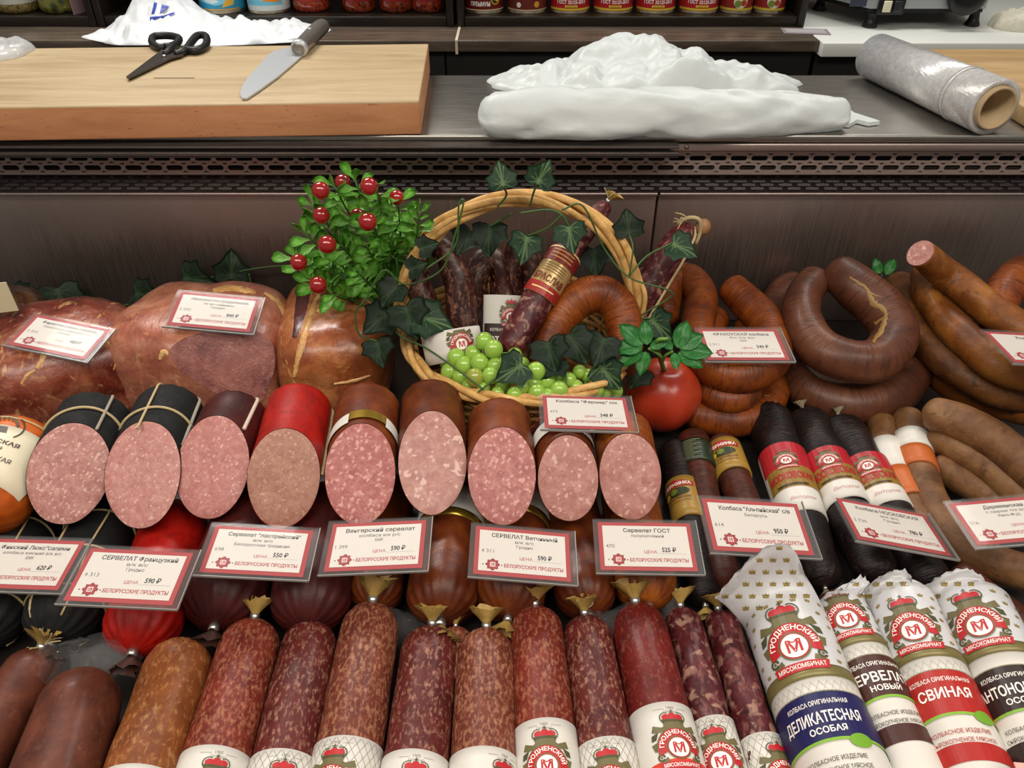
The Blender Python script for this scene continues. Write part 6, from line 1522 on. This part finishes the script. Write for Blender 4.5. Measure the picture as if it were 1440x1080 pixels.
# berry plant ---------------------------------------------------------------
root = PY(572, 470, .815); bp = thing('berry_plant', 'artificial green sprig plant with shiny red berries beside the basket handle', 'plant', (root[0], root[1], DECK))
rp_ = random.Random(11); stems = []
tips = [(440, 290), (470, 262), (500, 255), (530, 268), (560, 285), (430, 330), (455, 318), (490, 300), (520, 300), (548, 310), (590, 300), (418, 365), (445, 360), (480, 345), (515, 345), (550, 345), (580, 345), (440, 395), (470, 385), (505, 385), (540, 385), (470, 415), (500, 420), (530, 430), (600, 330), (510, 455), (545, 455), (455, 405)]
nl = 0
for i, (x, y) in enumerate(tips):
    Yt = .80 + rp_.uniform(-.05, .06); tpn = PY(x, y, Yt); mid = PY((x * .55 + 572 * .45), (y * .55 + 470 * .45) - 6, .82 + rp_.uniform(-.03, .03))
    ptsb = catmull([root, mid, tpn], 8); stems.append(wire(ptsb[3:], [.0018, .0014, .0009], 5, 2, False))
    for k in (9, 11, 13, 14, 15, 16):
        for s_ in (-1, 1):
            if nl >= 292: break
            p = ptsb[k]; tdir = unit(ptsb[min(16, k + 1)] - ptsb[k - 1]); c = unit(CAM - p); side = unit(np.cross(tdir, c))
            ang = rp_.uniform(.45, 1.15) if k < 16 else rp_.uniform(.1, .5)
            dv = unit(tdir * math.cos(ang) + side * s_ * math.sin(ang) + c * rp_.uniform(-.25, .55)); L_ = rp_.uniform(24, 38) / scale_at(p)
            inst('leaf', SPR[rp_.randrange(3)], bp, p, leaf_frame(dv, c * .8 + np.array([rp_.uniform(-.6, .6), rp_.uniform(-.3, .3), .7])), L_); nl += 1
part('stems', join(*stems), plain('stem_olive', '#3c6a22', .5), bp)
n = NB('berry_red'); f = n.noise(120, 3); n.done(n.ramp(f, [(.3, '#7d0f12'), (.7, '#a81a1c')]), .12, 0, .05, .6, .6); BER = n.m
bme = mk(*uvsphere(1.0, 24, 16), BER, name='berry')
for (x, y, w_, Y) in ((451, 268, 25, .78), (482, 256, 22, .82), (519, 262, 25, .78), (558, 278, 22, .80), (452, 303, 24, .80), (503, 304, 22, .83), (517, 312, 26, .77), (460, 344, 26, .77), (420, 369, 24, .78), (447, 401, 25, .765)):
    p = PY(x, y, Y - .035); inst('berry', bme, bp, p, np.eye(3), w_ / 2 / scale_at(p))

# ivy garland ---------------------------------------------------------------
ivp = PY(735, 560, .64); iv = thing('ivy_garland', 'artificial ivy garland twined round the basket handle and contents', 'garland', (bcx, bcy - .1, brz))
STM = plain('ivy_stem', '#3d5c2c', .5)
IV = [(708, 262, -.2, -1, 38, .74, 0), (755, 258, .5, -.9, 38, .74, 1), (690, 318, -.1, 1, 46, .79, 2), (662, 325, -.5, .8, 40, .80, 2), (741, 332, -.2, 1, 42, .76, 0), (800, 318, .15, 1, 42, .75, 1), (885, 330, -.1, -.8, 38, .775, 2), (945, 342, .9, .45, 40, .80, 1),
      (915, 448, .7, .7, 42, .76, 1), (835, 350, .1, 1, 44, .80, 2), (590, 350, .9, -.3, 30, .75, 2), (570, 430, .3, .9, 52, .73, 2), (590, 445, .9, .3, 50, .72, 0), (545, 440, -.7, .6, 46, .735, 2), (560, 400, -.4, .5, 40, .745, 2), (575, 380, .9, -.4, 30, .74, 2), (735, 512, -.8, .5, 46, .652, 0), (770, 480, .2, .8, 48, .68, 2), (800, 470, .5, .8, 50, .685, 2), (850, 475, -.3, .9, 46, .69, 2), (845, 515, .5, .6, 44, .675, 1), (785, 505, -.6, .6, 40, .67, 2),
      (905, 520, -.5, .7, 34, .70, 2), (530, 480, .2, .9, 40, .72, 2)]
for k, (x, y, dx, dy, s_, Y, v) in enumerate(IV):
    p = PY(x, y, Y); inst('leaf', IVY[v], iv, p, leaf_frame(img_dir(p, dx, dy, .25 if k % 2 else .05), unit(CAM - p) + np.array([.3 * math.sin(k * 2.1), 0, .45])), s_ / scale_at(p))
def st_(pl, r=.0011): return wire([PY(*q) for q in pl], r, 6)
part('stems', join(st_([(597, 380, .74), (640, 345, .75), (645, 290, .752), (652, 284, .752), (640, 330, .75), (620, 380, .745), (570, 400, .74), (540, 380, .735), (515, 420, .73), (500, 440, .73), (505, 470, .725), (530, 480, .72)]),
    st_([(700, 290, .755), (712, 275, .75), (708, 262, .74)]), st_([(745, 290, .755), (750, 272, .75), (755, 258, .74)]), st_([(730, 300, .76), (770, 295, .757), (790, 302, .752), (800, 318, .75)]), st_([(790, 302, .752), (770, 320, .755), (741, 332, .76)]),
    st_([(790, 295, .755), (820, 290, .755), (850, 350, .76), (885, 390, .75), (940, 408, .75), (940, 420, .752), (900, 445, .755), (915, 448, .76)]), st_([(885, 388, .752), (890, 350, .76), (885, 330, .775)]), st_([(885, 388, .752), (910, 360, .775), (945, 342, .80)]),
    st_([(545, 440, .73), (560, 470, .72), (600, 490, .70), (650, 525, .655), (680, 548, .64)]), st_([(735, 512, .652), (700, 530, .65), (672, 552, .64)]), st_([(845, 515, .675), (825, 535, .66), (815, 556, .645)]), st_([(796, 500, .68), (796, 540, .65), (797, 556, .642)]), st_([(660, 330, .80), (690, 318, .79), (720, 300, .77)])), STM, iv)
# second garland lying along the back panel
iv2 = thing('ivy_garland', 'dark ivy garland trailing along the steel back panel behind the joints', 'garland', tuple(PY(250, 400, .955)))
for k, (x, y, dx, dy, s_, v) in enumerate(((258, 390, .9, .15, 44, 2), (325, 392, 0, -.5, 42, 2), (190, 412, .9, .2, 40, 2), (80, 405, .2, .7, 52, 2), (100, 425, .8, .6, 40, 2), (20, 415, .7, .3, 40, 2), (60, 425, -.6, .6, 36, 2))):
    p = PY(x, y, .955); inst('leaf', IVY[v], iv2, p, leaf_frame(img_dir(p, dx, dy, .1), unit(CAM - p) + np.array([.2 * math.sin(k), -.3, .3])), s_ / scale_at(p))
part('stems', join(wire([PY(*q) for q in ((20, 420, .962), (100, 430, .962), (210, 425, .962), (260, 400, .962), (320, 385, .962), (380, 375, .965), (450, 372, .965))], .0011, 6), wire([PY(*q) for q in ((350, 385, .95), (352, 400, .95), (345, 420, .95))], .0012, 6)), STM, iv2)
iv3 = thing('ivy_garland', 'short ivy sprig behind the liver rings at the back panel', 'garland', tuple(PY(1245, 380, .95)))
for k, (x, y, dx, dy, s_) in enumerate(((1238, 385, -.3, -.9, 24), (1246, 386, .5, -.9, 26), (1232, 388, -.7, -.4, 20))):
    p = PY(x, y, .95); inst('leaf', BRD[k % 2], iv3, p, leaf_frame(img_dir(p, dx, dy, .1), unit(CAM - p)), s_ / scale_at(p))
part('stems', wire([PY(1240, 386, .95), PY(1238, 400, .95), PY(1235, 430, .95)], .0012, 6), STM, iv3)

# ================================================================ price cards
def rodr(w_):
    a = np.linalg.norm(w_) + 1e-12; k = w_ / a; K = np.array([[0, -k[2], k[1]], [k[2], 0, -k[0]], [-k[1], k[0], 0]]); return np.eye(3) + math.sin(a) * K + (1 - math.cos(a)) * K @ K
def projpx(p):
    d = p - CAM; z = d @ FW; return np.stack([720 + FPX * (d @ RT) / z, 540 - FPX * (d @ UPV) / z], -1)
def pose(q, W, H):
    """rigid pose of a W x H card from its four corners in the photograph"""
    q = np.array(q, float); X = np.array([[-W / 2, H / 2, 0], [W / 2, H / 2, 0], [W / 2, -H / 2, 0], [-W / 2, -H / 2, 0]]); c = q.mean(0)
    p = np.zeros(6); p[3:] = CAM + .72 * ray(c[0], c[1]); e = .12; R0 = np.array([[1, 0, 0], [0, math.cos(e), -math.sin(e)], [0, math.sin(e), math.cos(e)]]); lam = 1e-3
    def res(p): return (projpx((rodr(p[:3]) @ R0 @ X.T).T + p[3:]) - q).ravel()
    r = res(p)
    for it in range(40):
        J = np.stack([(res(p + np.eye(6)[i] * 1e-6) - r) / 1e-6 for i in range(6)], 1); d = np.linalg.solve(J.T @ J + lam * np.diag(np.diag(J.T @ J)), -J.T @ r); r2 = res(p + d)
        if r2 @ r2 < r @ r: p, r, lam = p + d, r2, lam * .3
        else: lam *= 4
    return rodr(p[:3]) @ R0, p[3:]
RED, INK, GRY = '#a82c30', '#2c2a29', '#55524f'
def ornament():
    d = Decal(); 
    for k in range(8):
        a = k * math.pi / 4; c, s_ = math.cos(a), math.sin(a)
        for u, v, w_ in ((.36, 0, .13), (.46, 0, .075), (.36, .14, .05), (.36, -.14, .05)):
            x, y = u * c - v * s_, u * s_ + v * c; d.rect(x - w_, y - w_ * .9, x + w_, y + w_ * .9, RED, 0)
    d.disc(0, 0, .34, RED, 1, 8); d.rect(-.19, -.19, .19, .19, '#f0ece6', 2); d.rect(-.14, -.14, .14, .14, RED, 3); d.text('Б', 0, -.1, .3, '#f0ece6', 4); return d
ORN = ornament()
SLV = mat_film('sleeve_plastic', (.35, .35, .35), .06, .06)
CARDW, CARDR = plain('card_white', '#ddd6ce', .6), plain('card_red', '#a82c30', .6)
def price_card(label, q=None, lines=(), W=.086, sleeve=(.0045, .006, .003, .0045), Rp=None, dirs=None, noslv=False):
    H = W * .6; k = W / .09
    R, p = Rp if Rp else pose(q, W, H)
    def place(g): return xf(g, R, p)
    o = thing('price_card', label, 'price card', tuple(p - np.array([0, 0, .004])), 'printed price cards in clear sleeves')
    w2, h2 = W / 2, H / 2; bw = .0042 * k
    part('card', place(box(-w2, w2, -h2, h2, -.0004, 0)), CARDR, o, smooth=False)
    d = Decal(); d.rect(-w2 + bw, -h2 + bw, w2 - bw, h2 - bw, '#d8d1c9', 0)
    t1, t2, t3, num, price = lines
    def T(s_, x, y, sz, col, b=0.0, wd=None, al=0): 
        if s_: d.text(s_, x * k, y * k, sz * k, col, 1, b, wd * k if wd else None, 0, al)
    T(t1, .002, .0155, .0060, INK, .022, min(.066, .0035 * len(t1))); T(t2, .002, .0098, .0046, GRY, .01, min(.056, .0026 * max(1, len(t2)))); T(t3, .002, .0045, .0046, GRY, .01, min(.05, .0026 * max(1, len(t3))))
    T(num, -.0385, -.0025, .0056, GRY, 0, None, 1); T('ЦЕНА', .0035, -.0083, .0045, RED, .008, .012); d.line(.0105 * k, -.0086 * k, .037 * k, -.0086 * k, .0003 * k, '#9a9590', 1)
    T(price, .021, -.0066, .0068, INK, .03, .0025 * max(1, len(price)) + .001)
    d.put(ORN, -.0275 * k, -.0155 * k, .0125 * k, 1); d.disc(-.0365 * k, -.0158 * k, .0007 * k, INK, 1, 8); d.disc(-.0190 * k, -.0158 * k, .0007 * k, INK, 1, 8)
    T('БЕЛОРУССКИЕ ПРОДУКТЫ', .0105, -.0176, .0052, RED, .026, .055)
    V, F, mi, cols = d.bake(0)
    part('print', (np.stack([V[:, 0], V[:, 1], .00025 + V[:, 2] * .00008], 1) @ R.T + p, F, mi), [pm(c) for c in cols], o, smooth=False)
    l, rr, t_, b_ = sleeve
    part('plastic_sleeve', place(join(box(-w2 - l, w2 + rr, -h2 - b_, h2 + t_, .0008, .0011), box(-w2 - l, w2 + rr, -h2 - b_, h2 + t_, -.0010, -.0007))), SLV, o, smooth=False)
    for (x0, x1, y0, y1) in ((-w2 - l, w2 + rr, -h2 - b_, -h2 - b_ + .0007), (w2 + rr - .0007, w2 + rr, -h2 - b_, h2 + t_)):
        part('sleeve_edge', place(box(x0, x1, y0, y1, -.0011, .0012)), plain('sleeve_rim', '#8f8c88', .25), o, smooth=False)
    return R, p
CARDS = {
 'franc': ([(129, 770), (271, 778), (242.6, 851), (87.6, 844.7)], ('СЕРВЕЛАТ Французкий', 'в/к в/с', 'Гродно', '4 313', '590 ₽'), 'price card reading СЕРВЕЛАТ Французкий 590 on the whole red sausage'),
 'avst': ([(305, 739), (439.5, 746), (427, 812), (279, 804)], ('Сервелат "Австрийский"', 'в/к в/с', 'Белорусская традиция', '698', '550 ₽'), 'price card reading Сервелат Австрийский 550 on the burgundy sausages'),
 'veng': ([(469.5, 736), (599, 732), (594, 797.5), (454.5, 805)], ('Венгерский сервелат', 'колбаса в/к р/с', 'БМК', '1 399', '590 ₽'), 'price card reading Венгерский сервелат 590 on the small brown sausage'),
 'vetch': ([(670, 740), (799, 750), (804, 819), (664.5, 806)], ('СЕРВЕЛАТ Ветчинный', 'в/к в/с', 'Гродно', '4 311', '590 ₽'), 'price card reading СЕРВЕЛАТ Ветчинный 590 on the plump brown sausages'),
 'gost': ([(841, 734.5), (969, 735.5), (982.5, 804), (844, 801)], ('Сервелат ГОСТ', 'полукопченый', '', '470', '525 ₽'), 'price card reading Сервелат ГОСТ 525 on the amber sausage'),
 'alp': ([(987.5, 701), (1119.5, 708), (1146.7, 781.7), (1002.8, 773)], ('Колбаса "Альпийская" с/в', 'Беларусь', '', '614', '950 ₽'), 'price card reading Колбаса Альпийская 950 on the thin smoked sausages'),
 'mosk': ([(1177.5, 701), (1298, 722.5), (1340.5, 783.6), (1205, 756.7)], ('Колбаса МОСКОВСКАЯ', 'в/к в/с', 'Гродно', '2 730', '780 ₽'), 'price card reading Колбаса МОСКОВСКАЯ 780 on the black dry sausages'),
 'derev': ([(1334, 707), (1465, 697.5), (1512, 754), (1375, 768)], ('Деревенская', 'с сыром п/к в/с', 'Инко-Фуд', '316', ''), 'price card reading Деревенская on the country sausages'),
 'ferm': ([(762, 556), (880.6, 560), (888.5, 605), (767, 601)], ('Колбаса "Фермер" п/к', '', '', '472', '548 ₽'), 'price card reading Колбаса Фермер 548 between basket and cut sausages'),
 'krak': ([(982.7, 463), (1090, 463), (1111.7, 506.7), (995, 506)], ('КРАКОУСКАЯ колбаса', 'б/с п/к в/с', 'БМК', '2 911', '540 ₽'), 'price card reading КРАКОУСКАЯ колбаса 540 on the amber rings'),
 'rt': ([(1383, 466), (1490, 472), (1535, 515), (1427, 509)], ('Колбаса "', '', '', '', ''), 'partly visible price card on the smoked horseshoe sausages'),
 'las': ([(253.7, 410), (366.7, 421), (350, 466.7), (235.4, 456.7)], ('Ласунок по-гродненски,', 'пр из свинины', 'Гродно', '2 032', '840 ₽'), 'price card reading Ласунок по-гродненски 840 on the large ham'),
 'fil': ([(53, 443), (153, 463), (120.7, 506.7), (9.3, 483)], ('Филетта Люкс особая', 'продукт из свинины с/к', 'Гродно', '2 203', '880 ₽'), 'price card reading Филетта Люкс особая 880 on the reddish joint')}
for k_, (q, ln, lab) in CARDS.items():
    price_card(lab, q, ln, {'alp': .095, 'mosk': .094, 'krak': .095, 'las': .092, 'fil': .0885, 'rt': .093}.get(k_, .0855))
a_, b_ = P(121, 759.5, .888), P(80.5, 831.6, .884); yd = unit(a_ - b_); xd = unit(np.cross(yd, [0, 0, 1])); zd = np.cross(xd, yd); W_ = np.linalg.norm(a_ - b_) / .6
price_card('price card reading Люкс салями 620 on the black netted sausages', None, ('Финский Люкс"салями', 'колбаса мясная в/к в/с', 'БМК', '', '620 ₽'), .0855, Rp=(basis(xd, yd, zd), (a_ + b_) / 2 - xd * .0855 / 2))
# edge of a cream card standing by the dark joint
cq = PY(10, 400, .78); solo('paper_tag', xf(box(-.05, 0, -.0006, .0006, -.035, .003), rotz(.25), cq), plain('tag_cream', '#cfc6a4', .5), 'cream paper tag standing against the dark crusty joint', 'tag', smooth=False)
cq = P(1425, 1072, DECK + .078); solo('card_corner', xf(box(0, .09, -.06, 0, -.0005, .0005), rotz(-.1), cq), plain('tag_pink', '#d8a79c', .4), 'pale pink card on the near black banded wrapped sausage', 'card', smooth=False)

# ---- loose clear film between the rows
FILM2 = mat_film('cling_scrap', (.5, .5, .5), .045, .06)
for (x, y, z, hx, hy, h, lab) in ((110, 925, .835, .045, .02, .02, 'crumpled clear film by the frayed twine knot'), (150, 925, .83, .03, .018, .016, 'crumpled clear film under the red sausage end'), (560, 882, .815, .03, .016, .014, 'clear film scrap under the small tied sausage'), (870, 872, .83, .04, .014, .014, 'clear film scrap below the amber sausage')):
    c = P(x, y, z); solo('film_scrap', mound((c[0], c[1], z - .005), hx, hy, h, .2, 44, 26, x * .1, .012, 34), FILM2, lab, 'plastic film')
